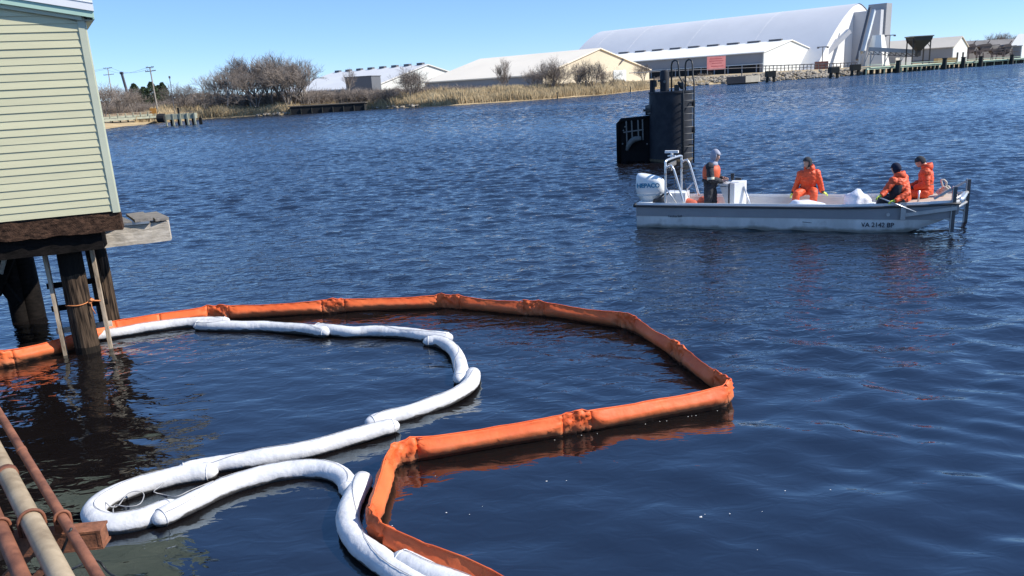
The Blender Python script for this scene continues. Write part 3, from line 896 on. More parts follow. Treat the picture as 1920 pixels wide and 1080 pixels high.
# orange tie at the pier ladder
# bubbles and flecks floating on the water
rnd = random.Random(4)
q = MB()
def fleck(px, py, r):
    c = P(px, py, .004); k = 7
    q.add([c + Vector((r * math.cos(2 * PI * a / k) * rnd.uniform(.7, 1.2), r * math.sin(2 * PI * a / k) * rnd.uniform(.7, 1.2), 0)) for a in range(k)] + [c + zv * r * .35], [(a, (a + 1) % k, k) for a in range(k)])
for a, b, r in ((1025, 902, .010), (1314, 969, .014), (1159, 973, .010), (735, 986, .014), (722, 991, .010), (837, 961, .008), (1472, 920, .008), (1368, 963, .008), (1188, 1005, .009), (1304, 1020, .007), (1420, 1031, .008), (1580, 976, .009), (1062, 901, .006)):
    fleck(a, b, r)
for k in range(2):
    fleck(rnd.gauss(1480, 120), rnd.gauss(970, 32), rnd.uniform(.003, .0065))
for k in range(6):
    fleck(rnd.uniform(800, 1500), rnd.uniform(890, 1010), rnd.uniform(.003, .005))
for (a, b) in ((1345, 767), (1290, 778), (1297, 777), (1305, 776), (1250, 786), (1237, 787), (1210, 792), (1120, 810), (1090, 813), (1040, 822)):
    fleck(a, b + 3, .006)
tag(q.build('foam_flecks', mat('foam_fleck', (.62, .62, .60), .6, .05, 5)), 'small white foam flecks floating on the water', 'foam', kind='stuff')

# ================================================================== STEEL MOORING DOLPHIN
dol = P(1258, 300); dol.z = 0
dep = dol.y
PXM = F / dep * 1.0
m_steel = mat('dark_grey_painted_steel', (.011, .014, .024), .6, .25, 2.5, .003, 30, col2=(.030, .033, .042), spec=.25)
m_black = mat('black_rubber_fender', (.006, .006, .007), .8, .3, 4, .01, 10, spec=.15)
m_rail_s = mat('black_steel_rail', (.022, .023, .025), .5, .2, 6)
m_bare = mat('bare_grey_steel', (.15, .145, .14), .6, .2, 5)
m_growth = mat('tidal_growth', (.10, .075, .045), .9, .4, 9, .02, 18)
DR = .95; DT = 3.0
dolphin = empty('mooring_dolphin', dol, 'dark steel mooring dolphin with ladder, standing behind the boat', 'dolphin'); bpy.context.view_layer.update()
tc_ = Vector((dol.x, dol.y, 0)).normalized()           # away from the viewer
rt_ = Vector((tc_.y, -tc_.x, 0))
def DP(a, b, z):
    return dol + rt_ * a - tc_ * b + zv * z
q = MB(); q.tube([dol + zv * -1, dol + zv * (DT - .06), dol + zv * DT], [DR, DR, DR], 48); hchild(q, 'drum', m_steel, dolphin, True)
q = MB(); q.tube([dol + zv * (DT - .05), dol + zv * (DT + .03)], DR + .035, 48); hchild(q, 'rim', m_steel, dolphin, True)
q = MB(); q.tube([dol + zv * -.3, dol + zv * .12], [DR + .012, DR + .006], 48, False); hchild(q, 'tide_band', m_growth, dolphin, True)
# ladder standing off the right front
la = R(38)
lrad = Vector((math.sin(la), 0, 0))
def LP(off, out, z):
    base = rt_ * math.sin(la) - tc_ * math.cos(la); side = rt_ * math.cos(la) + tc_ * math.sin(la)
    return dol + base * (DR + out) + side * off + zv * z
for sgn in (-1, 1):
    s_ = sgn * .29
    pts = [LP(s_, .27, -.2), LP(s_, .27, DT + .35), LP(s_ * 1.25, .10, DT + .62), LP(s_ * 1.3, .05, DT + 1.1), LP(s_ * 1.3, 0, DT + 1.26), LP(s_ * 1.3, -.18, DT + 1.33), LP(s_ * 1.3, -.36, DT + 1.26), LP(s_ * 1.3, -.42, DT + 1.1), LP(s_ * 1.3, -.42, DT + .02)]
    q = MB(); q.tube(pts, .036, 10); hchild(q, 'ladder_rail', m_rail_s, dolphin, 'all')
for i in range(11):
    z = .1 + i * .28
    q = MB(); q.tube([LP(-.29, .27, z), LP(.29, .27, z)], .016, 7); hchild(q, 'ladder_rung', m_bare, dolphin, 'all')
for z in (.7, 2.5):
    for sgn in (-1, 1):
        q = MB(); q.bar(LP(sgn * .29, .27, z), LP(sgn * .29, -.02, z), .05); hchild(q, 'standoff', m_rail_s, dolphin)
# bollards and lantern on the top
q = MB(); c = DP(-.27, 0, DT + .03); q.tube([c, c + zv * .82, c + zv * .9, c + zv * .93], [.20, .20, .17, .08], 20); hchild(q, 'bollard', m_steel, dolphin, True)
q = MB(); c = DP(-.80, .1, DT + .03); q.tube([c, c + zv * .52], [.12, .11], 14); hchild(q, 'bollard', m_steel, dolphin, True)
q = MB(); c = DP(-.72, .3, DT + .03); q.tube([c, c + zv * .68], .022, 8); q.box(c + zv * .36 + rt_ * .07, (.10, .08, .3), (rt_, tc_, zv)); hchild(q, 'lamp_post', m_rail_s, dolphin)
q = MB(); q.tube([DP(-.27, .19, DT + .45), DP(-.27, .27, DT + .45)], [.04, .06], 8); q.tube([DP(-.47, .0, DT + .5), DP(-.57, 0.0, DT + .5)], .05, 8); hchild(q, 'lug', m_bare, dolphin)
q = MB()
q.box(DP(.25, .1, DT + .16), (.22, .18, .26), (rt_, tc_, zv)); q.ball(DP(.48, .12, DT + .24), (.13, .1, .16), 8, 6); q.ball(DP(.36, .1, DT + .36), .08, 8, 5)
hchild(q, 'winch', m_rail_s, dolphin)
# side bits on the drum
q = MB(); c = DP(-DR - .02, .15, 2.25); q.tube([c + rt_ * .10, c - rt_ * .14], [.2, .22], 14); q.tube([c - rt_ * .14, c - rt_ * .24], .05, 8); hchild(q, 'side_bollard', m_rail_s, dolphin)
q = MB(); c = DP(-DR + .05, .28, 2.30); q.tube([c, c - tc_ * .05], [.22, .22], 14); hchild(q, 'side_plate', m_bare, dolphin)
for z in (2.45, 1.3):
    q = MB(); c = DP(DR - .02, .12, z); q.tube([c, c + rt_ * .12], [.16, .14], 12); hchild(q, 'side_plate', m_steel, dolphin)
# fender frame to the left
fw = 1.55
q = MB(); q.box(DP(-DR - .62, -.1, .85), (fw - .1, .42, 1.95), (rt_, tc_, zv)); hchild(q, 'fender_core', m_black, dolphin)
q = MB(); q.tube([DP(-DR - 1.38, .1, -.2), DP(-DR - 1.38, .1, 1.72), DP(-DR - 1.24, .1, 1.86), DP(-DR + .05, .1, 1.93)], .10, 10); hchild(q, 'fender_edge', m_black, dolphin, 'all')
for a_ in (-1.12, -.88, -.6, -.4):
    q = MB(); q.bar(DP(-DR + a_ + .1, .16, 1.88), DP(-DR + a_ + .12, .16, .75 if a_ < -.9 else .95), .055); hchild(q, 'fender_bar', m_bare, dolphin)
q = MB(); q.bar(DP(-DR - 1.15, .19, 1.33), DP(-DR - .25, .19, 1.42), .05); hchild(q, 'fender_bar', m_bare, dolphin)
q = MB(); q.tube(catmull([DP(-DR - 1.0, .3, .52), DP(-DR - .9, .32, .8), DP(-DR - .68, .33, 1.0), DP(-DR - .36, .3, 1.05)], .06), [.06 + .07 * math.sin(PI * min(1, k / 15)) for k in range(len(catmull([DP(-DR - 1.0, .3, .52), DP(-DR - .9, .32, .8), DP(-DR - .68, .33, 1.0), DP(-DR - .36, .3, 1.05)], .06)))], 10)
hchild(q, 'hose', mat('worn_grey_rubber', (.13, .13, .125), .7, .3, 6), dolphin, 'all')
rnd = random.Random(8)
for k in range(7):
    a_ = rnd.uniform(-1.3, -.1); z = rnd.uniform(.5, 1.8)
    q = MB(); q.tube([DP(-DR + a_, .15, z), DP(-DR + a_, .20, z)], .035, 7); hchild(q, 'bolt', m_bare, dolphin)

# ================================================================== WORK BOAT
sternP = P(1195, 426); bowP = P(1702, 437)
BX = (bowP - sternP); BX.z = 0; BX.normalize()
BY = Vector((-BX.y, BX.x, 0))           # across, away from the viewer
BM = Matrix((BX, BY, zv)).transposed().to_4x4(); BM.translation = Vector((sternP.x, sternP.y, 0))
boat = empty('work_boat', (0, 0, 0), 'long white open skiff with outboard motor and four people', 'boat', mw=BM)
bpy.context.view_layer.update()
def bchild(mbx, name, mt, smooth=False, parent=None):
    o = mbx.build(name, mt, None, smooth); o.parent = parent or boat
    return o
m_hullw = mat('white_hull', (.64, .65, .64), .4, .10, 2.2, col2=(.80, .81, .80), stretch=(1, 1, .35))
def waterline_stain(M):
    t = M.node_tree; b = t.nodes['Principled BSDF']; src = b.inputs['Base Color'].links[0].from_socket
    tc = N(t, 'ShaderNodeTexCoord'); sp = N(t, 'ShaderNodeSeparateXYZ'); t.links.new(tc.outputs['Object'], sp.inputs[0])
    n = N(t, 'ShaderNodeTexNoise'); n.inputs['Scale'].default_value = 3; n.inputs['Detail'].default_value = 8; t.links.new(tc.outputs['Object'], n.inputs['Vector'])
    k = math_node(t, 'MULTIPLY', math_node(t, 'SUBTRACT', math_node(t, 'MULTIPLY', n.outputs['Fac'], .20), sp.outputs[2]), 14, clamp=True)
    st = math_node(t, 'MULTIPLY', math_node(t, 'SUBTRACT', n.outputs['Fac'], .60, clamp=True), 2.2, clamp=True)
    mx = N(t, 'ShaderNodeMix', data_type='RGBA'); t.links.new(math_node(t, 'MAXIMUM', math_node(t, 'MULTIPLY', k, .75), st), mx.inputs['Factor']); t.links.new(src, mx.inputs['A']); mx.inputs['B'].default_value = (.16, .14, .10, 1)
    t.links.new(mx.outputs['Result'], b.inputs['Base Color'])
waterline_stain(m_hullw)
m_hullg = mat('grey_hull_band', (.30, .31, .33), .45, .08, 1.5)
m_gun = mat('gunwale_white', (.80, .80, .80), .4, .04, 3)
m_in = mat('boat_interior', (.62, .60, .58), .6, .08, 3)
m_rub = mat('black_rub_rail', (.045, .046, .05), .5, .2, 4)
m_alu = mat('aluminium_tube', (.72, .72, .72), .32, .05, 8, metal=.75)
m_gray = mat('grey_plastic', (.42, .43, .45), .5, .1, 5)
BL, BWD = 7.15, 1.55
SH = .60                       # gunwale height
def hull_section(u):
    """half profile at station u: list of (inset from the outside line, z)"""
    k = max(0, (u - 5.35) / (BL - 5.35))          # bow rise
    rise = .60 * k ** 1.55                          # the bottom sweeps up
    tuck = .16 * k ** 1.6
    gz = SH + .10 * max(0, (u - 4.5) / 2.6) ** 1.5
    return rise, tuck, gz
NS = 40
us = [-.02 + (BL + .02) * i / NS for i in range(NS + 1)]
lower = MB(); upper = MB()
for i, u in enumerate(us):
    rise, tuck, gz = hull_section(u)
    kz = min(1, rise / .6)
    zb = -.18 + rise * .98
    zm = max(zb + .03, .31 + .0 * kz) if zb < .30 else zb + .03
    zm = min(zm, gz - .1)
    y0, y1 = tuck, BWD - tuck
    lower.v += [(u, y0 + .10, zb), (u, y0 + .035, zb + .10 if zb + .10 < zm else (zb + zm) / 2), (u, y0 + .012, zm), (u, y1 - .012, zm), (u, y1 - .035, zb + .10 if zb + .10 < zm else (zb + zm) / 2), (u, y1 - .10, zb)]
    upper.v += [(u, y0, zm - .015), (u, y0 - .035, gz - .03), (u, y0 + .04, gz - .03), (u, y0 + .06, .10 + rise * .85), (u, y1 - .06, .10 + rise * .85), (u, y1 - .04, gz - .03), (u, y1 + .035, gz - .03), (u, y1, zm - .015)]
for i in range(NS):
    for k in range(5):
        lower.f.append((i * 6 + k, i * 6 + k + 1, i * 6 + 6 + k + 1, i * 6 + 6 + k)); lower.mi.append(0)
    lower.f.append((i * 6 + 5, i * 6, i * 6 + 6, i * 6 + 11)); lower.mi.append(0)
lower.f += [tuple(range(6)), tuple(NS * 6 + k for k in range(5, -1, -1))]; lower.mi += [0, 0]
for i in range(NS):
    for k in range(7):
        upper.f.append((i * 8 + k, i * 8 + k + 1, i * 8 + 8 + k + 1, i * 8 + 8 + k)); upper.mi.append(0 if k in (0, 6) else 1)
upper.f += [tuple(range(8)), tuple(NS * 8 + k for k in range(7, -1, -1))]; upper.mi += [0, 0]
hull = bchild(lower, 'hull', m_hullw, True)
o = upper.build('topsides', [m_hullg, m_in], None, True); o.parent = boat
for side in (0, 1):
    g_ = MB(); rr_ = MB()
    gp = []; rp_ = []
    for u in us:
        rise, tuck, gz = hull_section(u)
        y = (tuck - .0) if side == 0 else BWD - tuck
        gp.append((u, y + (.0 if side == 0 else 0), gz)); rp_.append((u, y + (-.05 if side == 0 else .05), gz - .045))
    gp.append((BL + (.0 if side == 0 else .22), gp[-1][1] + (.12 if side == 0 else -.12), gp[-1][2] + .01)); rp_.append((BL + (.02 if side == 0 else .24), rp_[-1][1] + (.12 if side == 0 else -.12), rp_[-1][2] + .01))
    g_.tube(gp, .032, 10, ell=.062); bchild(g_, 'gunwale', m_gun, 'all')
    rr_.tube(rp_, .029, 10); bchild(rr_, 'rub_rail', m_rub, 'all')
# square bow: cap, bow deck, front rail
rise, tuck, gzb = hull_section(BL)
q = MB(); q.tube([(BL + .0, tuck + .10, gzb), (BL + .08, tuck + .3, gzb + .01), (BL + .20, BWD - tuck - .3, gzb + .01), (BL + .22, BWD - tuck - .10, gzb)], .055, 10); bchild(q, 'bow_rail', m_alu, 'all')
q = MB(); q.prism([(5.75, .12, gzb - .10), (BL + .05, tuck + .1, gzb - .02), (BL + .05, BWD - tuck - .1, gzb - .02), (5.75, BWD - .12, gzb - .10)], (0, 0, .035)); bchild(q, 'bow_deck', mat('tan_bow_deck', (.50, .42, .35), .7, .15, 4))
q = MB(); q.prism([(-.02, .02, SH - .045), (-.02, BWD - .02, SH - .045), (.34, BWD - .02, SH - .045), (.34, BWD * .5 + .42, SH - .045), (.1, BWD * .5 + .3, SH - .045), (.1, BWD * .5 - .3, SH - .045), (.34, BWD * .5 - .42, SH - .045), (.34, .02, SH - .045)], (0, 0, .06)); bchild(q, 'stern_deck', m_gun)
q = MB(); q.tube([(-.05, -.02, SH - .04), (-.08, .2, SH - .04), (-.08, BWD - .2, SH - .04), (-.05, BWD + .02, SH - .04)], .05, 8); bchild(q, 'stern_rail', m_rub, 'all')
# stern box, benches
q = MB(); q.box((.78, BWD - .35, .45), (.52, .55, .58)); bchild(q, 'stern_box', m_gun)
q = MB(); q.box((3.55, BWD / 2, .30), (.35, BWD - .16, .06)); q.box((3.55, BWD / 2, .2), (.28, BWD - .3, .18)); bchild(q, 'thwart', m_in)
# console: chamfered towards the bow, windscreen post and brace
cx = 2.22
poly = [(cx - .02, .62), (cx + .10, .52), (cx + .32, .72), (cx + .32, 1.08), (cx - .02, 1.08)]
q = MB(); q.prism([(a, b, .10) for a, b in poly], (0, 0, .95)); cons = bchild(q, 'console', m_gun)
q = MB(); q.prism([(cx - .07, .61, .96), (cx - .28, .61, .98), (cx - .28, 1.11, .98), (cx - .07, 1.11, .96)], (0, 0, .05)); bchild(q, 'dash', m_gray, parent=cons)
q = MB(); q.prism([(cx - .07, .62, .95), (cx - .27, .62, .95), (cx - .07, .62, .4)], (0, .48, 0)); bchild(q, 'console_back', m_gray, parent=cons)
q = MB(); ang = [2 * PI * k / 16 for k in range(17)]
q.tube([(cx - .34 + .05 * math.sin(a), .86 + .19 * math.cos(a), 1.08 + .17 * math.sin(a)) for a in ang], .014, 6, False); q.tube([(cx - .34, .68, 1.08), (cx - .34, 1.04, 1.08)], .012, 6); q.tube([(cx - .34, .86, 1.08), (cx - .2, .86, 1.0)], .02, 6)
bchild(q, 'steering_wheel', m_rub, 'all', cons)
q = MB(); q.tube([(cx + .02, .72, 1.1), (cx + .02, .72, 1.2)], .035, 8); q.box((cx + .02, .72, 1.22), (.08, .06, .1)); q.box((cx + .16, .74, 1.13), (.14, .1, .06)); bchild(q, 'throttle', m_rub, parent=cons)
q = MB(); q.tube([(cx + .30, .70, .95), (cx + .60, .66, .12)], .022, 8); bchild(q, 'brace', m_alu, 'all', cons)
# stern arch of bent tube
arch = empty('stern_arch', (0, 0, 0)); arch.parent = boat
for y, dx in ((.12, 0), (BWD - .12, .14)):
    q = MB(); q.tube(catmull([(.70 + dx, y, .58), (.70 + dx, y, 1.35), (.72 + dx, y, 1.48), (.80 + dx, y, 1.53), (.90 + dx, y, 1.46), (1.16 + dx, y, .6)], .05), .028, 10)
    bchild(q, 'arch_tube', m_alu, 'all', arch)
q = MB(); q.tube(catmull([(.70, .12, 1.30), (.70, .13, 1.58), (.71, .24, 1.66), (.83, BWD - .24, 1.66), (.84, BWD - .13, 1.58), (.84, BWD - .12, 1.30)], .06), .030, 10); bchild(q, 'arch_tube', m_alu, 'all', arch)
q = MB(); q.box((.72, BWD / 2, 1.50), (.06, .86, .10)); q.box((.72, BWD / 2 - .2, 1.42), (.1, .22, .1)); bchild(q, 'light_bar', m_bare, parent=arch)
q = MB(); q.tube([(.72, BWD / 2 - .06, 1.66), (.72, BWD / 2 - .06, 1.80)], .02, 6); q.tube([(.72, BWD / 2 + .08, 1.66), (.72, BWD / 2 + .08, 1.80)], .02, 6); q.box((.72, BWD / 2, 1.82), (.34, .1, .06)); q.box((.72, BWD / 2, 1.72), (.2, .06, .03)); bchild(q, 'antenna', m_gun, parent=arch)
q = MB(); q.tube([(.98, .12, .6), (.70, .12, 1.0)], .018, 7); q.tube([(1.15, BWD - .12, .95), (.84, BWD - .12, .6)], .018, 7); bchild(q, 'arch_brace', m_alu, 'all', arch)
q = MB(); q.tube([(.78, .8, 1.5), (.80, .78, .62)], .005, 5); q.tube([(.9, 1.0, 1.45), (1.1, 1.0, .62)], .006, 5); bchild(q, 'wire', m_rub, parent=arch)
# outboard motor
motor = empty('outboard_motor', (0, 0, 0)); motor.parent = boat
m_cowl = mat('white_cowl', (.78, .80, .80), .25, .03, 3, coat=.3)
def loft(rings, n=22):
    """rings of (cx, cz, half length, half width, squareness) laid level, from below up"""
    mbx = MB()
    for (x, z, a, b, e, tilt) in rings:
        for k in range(n):
            th = 2 * PI * k / n
            c, s_ = math.cos(th), math.sin(th)
            px_ = a * math.copysign(abs(c) ** e, c); py_ = b * math.copysign(abs(s_) ** e, s_)
            mbx.v.append((x + px_, BWD / 2 - .32 + py_, z + tilt * px_))
    for i in range(len(rings) - 1):
        for k in range(n):
            mbx.f.append((i * n + k, i * n + (k + 1) % n, i * n + n + (k + 1) % n, i * n + n + k)); mbx.mi.append(0)
    mbx.f += [tuple(range(n - 1, -1, -1)), tuple((len(rings) - 1) * n + k for k in range(n))]; mbx.mi += [0, 0]
    return mbx
bchild(loft([(.24, .78, .30, .20, .7, .06), (.25, .83, .36, .235, .65, .03), (.24, .96, .37, .24, .6, 0), (.24, 1.12, .36, .235, .6, -.05), (.22, 1.21, .33, .22, .65, -.12), (.19, 1.27, .27, .18, .75, -.18), (.15, 1.295, .15, .1, .9, -.18)]), 'cowl', m_cowl, 'all', motor)
bchild(loft([(.22, .58, .14, .13, .8, 0), (.22, .67, .24, .18, .7, .05), (.23, .76, .32, .215, .65, .06), (.24, .80, .345, .228, .65, .04)]), 'lower_cowl', mat('pale_grey_cowl', (.52, .56, .57), .3, .03, 3), 'all', motor)
q = MB(); q.tube([(.20, BWD / 2 - .32, .66), (.16, BWD / 2 - .32, -.6)], [.12, .08], 12, ell=.6); bchild(q, 'leg', mat('motor_leg_grey', (.45, .47, .48), .35, .05, 3), 'all', motor)
q = MB(); q.box((.46, BWD / 2 - .32, .58), (.22, .34, .22)); q.bar((.4, BWD / 2 - .5, .62), (.64, BWD / 2 - .5, .82), .05); q.bar((.45, BWD / 2 - .16, .6), (.68, BWD / 2 - .16, .8), .04); bchild(q, 'bracket', m_rub, parent=motor)
m_blue = mat('blue_letter_print', (.03, .22, .38), .4, .05, 3)
lettering('HEPACO', .15, m_blue, motor, (.24, BWD / 2 - .32 - .2455, 1.03), (1, 0, .02), (0, -.05, 1), 1.0, .006)
# registration on the hull side
m_ink = mat('dark_letter_print', (.02, .022, .035), .5, .05, 3)
lettering('VA 2142 BP', .15, m_ink, hull, (5.55, .012, .165), (1, 0, 0), (0, .15, 1), .92, .002).parent = hull
lettering('Carolina Skiff', .085, m_ink, hull, (.96, -.004, .30), (1, 0, 0), (0, -.05, 1), .75)
q = MB(); q.prism([(3.95, .018, .20), (4.15, .018, .185), (4.15, .018, .195), (3.95, .018, .215)], (0, -.004, 0)); bchild(q, 'scuff', m_ink, parent=hull)
# push knees at the bow: two uprights with braces
knees = empty('push_knees', (0, 0, 0)); knees.parent = boat
kx = BL + .25
m_chan = mat('steel_channel', (.45, .45, .45), .45, .15, 6, metal=.6)
for y in (BWD / 2 - .62, BWD / 2 + .62):
    kx = BL + (-.10 if y < BWD / 2 else .30)
    q = MB(); q.box((kx, y, .52), (.07, .07, 1.0)); bchild(q, 'upright', mat('dark_steel_post', (.09, .09, .095), .5, .2, 6), parent=knees)
    q = MB(); q.box((kx - .045, y, .52), (.02, .12, 1.02)); bchild(q, 'upright_face', m_chan, parent=knees)
    q = MB(); q.bar((kx - .06, y, .98), (kx - .40, y, gzb + .05), .05); bchild(q, 'knee_brace', m_chan, parent=knees)
    q = MB(); q.bar((kx - .06, y, .30), (kx - .75, y, .44), .045); q.bar((kx - .06, y, .28), (kx - .5, y, .5), .035); bchild(q, 'knee_brace', m_chan, parent=knees)
q = MB(); q.tube([(BL - .12, BWD / 2 - .6, gzb + .02), (BL + .28, BWD / 2 + .6, gzb + .02)], .04, 8); q.tube([(BL - .12, BWD / 2 - .6, .5), (BL + .28, BWD / 2 + .6, .5)], .03, 8); bchild(q, 'knee_rail', m_chan, 'all', knees)
q = MB(); q.tube([(6.35, .22, gzb - .06), (6.35, .22, gzb + .22)], .022, 8); bchild(q, 'cleat_post', m_alu, 'all')
q = MB(); q.box((6.05, -.062, .50), (.10, .02, .40)); q.tube([(5.75, -.07, .42), (5.75, -.05, .42)], .04, 10); q.bar((6.1, -.05, .42), (7.1, .10, .56), .04, .08); bchild(q, 'side_plate', m_chan)
# bow anchor / coil
q = MB()
for k in range(5):
    q.tube([(6.86 + .09 * math.cos(a) + .02 * k, .95 + .11 * math.sin(a), gzb + .05 + .03 * k + .04 * math.cos(a * 2 + k)) for a in [2 * PI * j / 14 for j in range(15)]], .022, 6, False)
q.tube(catmull([(6.9, 1.0, gzb + .05), (6.95, 1.0, gzb + .3), (6.84, .98, gzb + .36), (6.9, .95, gzb + .15)], .05), .022, 6)
o = q.build('rope_coil', mat('pale_rope', (.55, .50, .42), .85, .15, 20), None, 'all'); o.matrix_world = BM
tag(o, 'pale coiled rope lying on the bow deck', 'rope')

def soft_heap(c, size, seed, n=28, m_=18):
    mbx = MB(); mbx.ball(c, size, n, m_)
    out = []
    for v in mbx.v:
        d = Vector(v) - Vector(c)
        k = 1 + .26 * noise.noise(d * 5 + Vector((seed, 0, 0))) + .10 * noise.noise(d * 12 + Vector((0, seed, 0)))
        out.append(tuple(Vector(c) + d * k))
    mbx.v = out
    return mbx
m_bag = mat('white_plastic_bag', (.74, .76, .82), .35, .06, 6, .012, 22)
for c, s_, lab, k in (((5.10, .9, .50), (.32, .28, .32), 'full white plastic bag standing amidships in the boat', 1), ((5.42, .75, .36), (.26, .25, .22), 'small white plastic bag beside the black-clad knees', 2), ((3.95, .5, .48), (.46, .28, .17), 'flat white bag lying before the seated man', 3)):
    o = soft_heap(c, s_, k).build('plastic_bag', m_bag, None, 'all'); o.matrix_world = BM
    tag(o, lab, 'bag', 'white bags in the boat')
m_red = mat('red_orange_gear', (.50, .10, .055), .7, .2, 8, .01, 25)
o = soft_heap((1.55, 1.22, .40), (.27, .22, .26), 7).build('life_jacket', m_red, None, 'all'); o.matrix_world = BM; tag(o, 'red life jacket heaped behind the standing man', 'life jacket')
o = soft_heap((1.12, 1.1, .42), (.20, .16, .15), 9).build('gear_bag', m_red, None, 'all'); o.matrix_world = BM; tag(o, 'flat red gear bag between the arch legs', 'bag')

# ================================================================== PEOPLE
m_skin = mat('skin', (.50, .30, .22), .55, .08, 10)
m_suit = mat('orange_float_suit', (.70, .085, .022), .6, .16, 9, .012, 18)
m_blackc = mat('black_cloth', (.022, .024, .032), .8, .2, 10, .008, 22)
m_glove = mat('lime_glove', (.68, .82, .12), .7, .1, 15)
m_hoodg = mat('grey_hood_cloth', (.34, .36, .44), .85, .1, 12, .006, 25)
m_cap = mat('dark_wool', (.035, .037, .045), .95, .2, 25, .006, 60)
m_navy = mat('navy_wool', (.012, .016, .040), .95, .2, 25, .006, 60)
m_vest = mat('orange_vest', (.62, .10, .035), .6, .12, 9, .01, 20)
m_tape = mat('reflective_tape', (.62, .60, .48), .4, .05, 9)
def body(name, J, mats, seed=0, bulk=1.0, voxel=.0105):
    """one continuous figure: tapered limbs from joint to joint, fused by a voxel remesh; J holds joints in boat space.
    materials: 0 coat, 1 trousers, 2 skin, 3 glove, 4 boot"""
    mbx = MB(); bones = []
    def limb(a, b, ra, rb, mi, bow=0.0):
        a = Vector(a); b = Vector(b)
        pts = []; rs = []
        for k in range(7):
            t = k / 6
            pts.append(a.lerp(b, t)); rs.append((ra + (rb - ra) * t) * (1 + .10 * math.sin(PI * t)))
        mbx.tube(pts, rs, 12); mbx.ball(a, ra, 12, 8); mbx.ball(b, rb, 12, 8)
        bones.append((a, b, mi, max(ra, rb)))
    B = bulk
    pel = Vector(J['pelvis']); che = Vector(J['chest']); nec = Vector(J['neck']); hea = Vector(J['head'])
    across = (Vector(J['shoulder_r']) - Vector(J['shoulder_l'])).normalized()
    up_ = (che - pel).normalized()
    # trunk: oval sections
    secs = [(pel - up_ * .06, .15, .125), (pel + up_ * .05, .165, .13), (pel.lerp(che, .45), .155, .12), (pel.lerp(che, .8), .185, .135), (che + up_ * .06, .195, .135), (che + up_ * .13, .165, .11), (nec - up_ * .01, .085, .08)]
    mbx.tube([s_[0] for s_ in secs], [s_[1] * B for s_ in secs], 16, ell=[s_[2] * B for s_ in secs], upv=across)
    bones.append((pel + up_ * .04, che + up_ * .06, 0, .17))
    for k in ('shoulder_l', 'shoulder_r'):
        mbx.ball(J[k], .088 * B, 12, 8); bones.append((che + up_ * .06, Vector(J[k]), 0, .09))
    limb(nec, hea - (hea - nec).normalized() * .07, .062, .058, J.get('neckmat', 2))
    for s_ in ('l', 'r'):
        limb(J['shoulder_' + s_], J['elbow_' + s_], .072 * B, .058 * B, 0)
        limb(J['elbow_' + s_], J['wrist_' + s_], .058 * B, .045 * B, 0)
        limb(J['hip_' + s_], J['knee_' + s_], .098 * B, .072 * B, 1)
        limb(J['knee_' + s_], J['ankle_' + s_], .072 * B, .052 * B, 1)
        an = Vector(J['ankle_' + s_]); to = Vector(J['toe_' + s_]); limb(an - Vector((0, 0, .03)), to, .055, .042, 4)
        # hand: palm, four fingers of unequal length bent at the knuckle, thumb off the side
        wr_ = Vector(J['wrist_' + s_]); hd = Vector(J['hand_' + s_]).normalized(); pn = Vector(J.get('palm_' + s_, (0, 0, -1)))
        sd = hd.cross(pn).normalized(); pn = sd.cross(hd)
        palm = wr_ + hd * .085
        mbx.tube([wr_, wr_ + hd * .03, palm, palm + hd * .02], [.030, .040, .043, .038], 10, ell=[.026, .024, .022, .018], upv=sd)
        bones.append((wr_ + hd * .02, palm + hd * .10, 3, .05))
        for f_, (off, ln) in enumerate(((-.033, .062), (-.011, .075), (.011, .07), (.033, .055))):
            a = palm + hd * .015 + sd * off; b = a + hd * ln * .55 + pn * .012; c = b + hd * ln * .25 + pn * .035
            mbx.tube([a, b, c], [.0115, .011, .0095], 8); mbx.ball(c, .0095, 8, 6); mbx.ball(b, .011, 8, 6)
        a = wr_ + hd * .045 + sd * -.035; b = a + sd * -.03 + hd * .03 + pn * .01; c = b + hd * .03 + pn * .02
        mbx.tube([a, b, c], [.015, .013, .011], 8); mbx.ball(c, .011, 8, 6)
    # head with brow, nose, jaw and ears
    fd = Vector(J['face']).normalized(); hu = Vector(J.get('headup', (0, 0, 1))); hs = fd.cross(hu).normalized(); hu = hs.cross(fd)
    mbx.ball(hea, (.098, .077, .115), 18, 12, (fd, hs, hu))
    mbx.ball(hea + fd * .035 - hu * .065, (.062, .055, .055), 12, 8, (fd, hs, hu))
    mbx.ball(hea + fd * .098 - hu * .015, (.022, .014, .026), 10, 6, (fd, hs, hu))
    mbx.ball(hea + fd * .085 + hu * .022, (.02, .05, .012), 10, 6, (fd, hs, hu))
    mbx.ball(hea + fd * .088 - hu * .062, (.016, .026, .012), 10, 6, (fd, hs, hu))
    for g_ in (-1, 1):
        mbx.ball(hea + hs * g_ * .078 - fd * .005 - hu * .01, (.018, .012, .03), 8, 6, (fd, hs, hu))
    bones.append((hea - hu * .05, hea + hu * .05, 2, .11))
    o = mbx.build(name, mats[0], None, False)
    md = o.modifiers.new('fuse', 'REMESH'); md.mode = 'VOXEL'; md.voxel_size = voxel; md.use_smooth_shade = True
    ms = o.modifiers.new('relax', 'SMOOTH'); ms.iterations = 3; ms.factor = .5
    dg = bpy.context.evaluated_depsgraph_get()
    me = bpy.data.meshes.new_from_object(o.evaluated_get(dg))
    old = o.data; o.modifiers.clear(); o.data = me; bpy.data.meshes.remove(old)
    me.materials.clear()
    for mm in mats: me.materials.append(mm)
    # folds in the cloth, then the material of the nearest bone
    import numpy as np
    nvx = len(me.vertices); co = np.empty(nvx * 3); me.vertices.foreach_get('co', co); co = co.reshape(-1, 3)
    best = np.full(nvx, 1e9); mi = np.zeros(nvx, int)
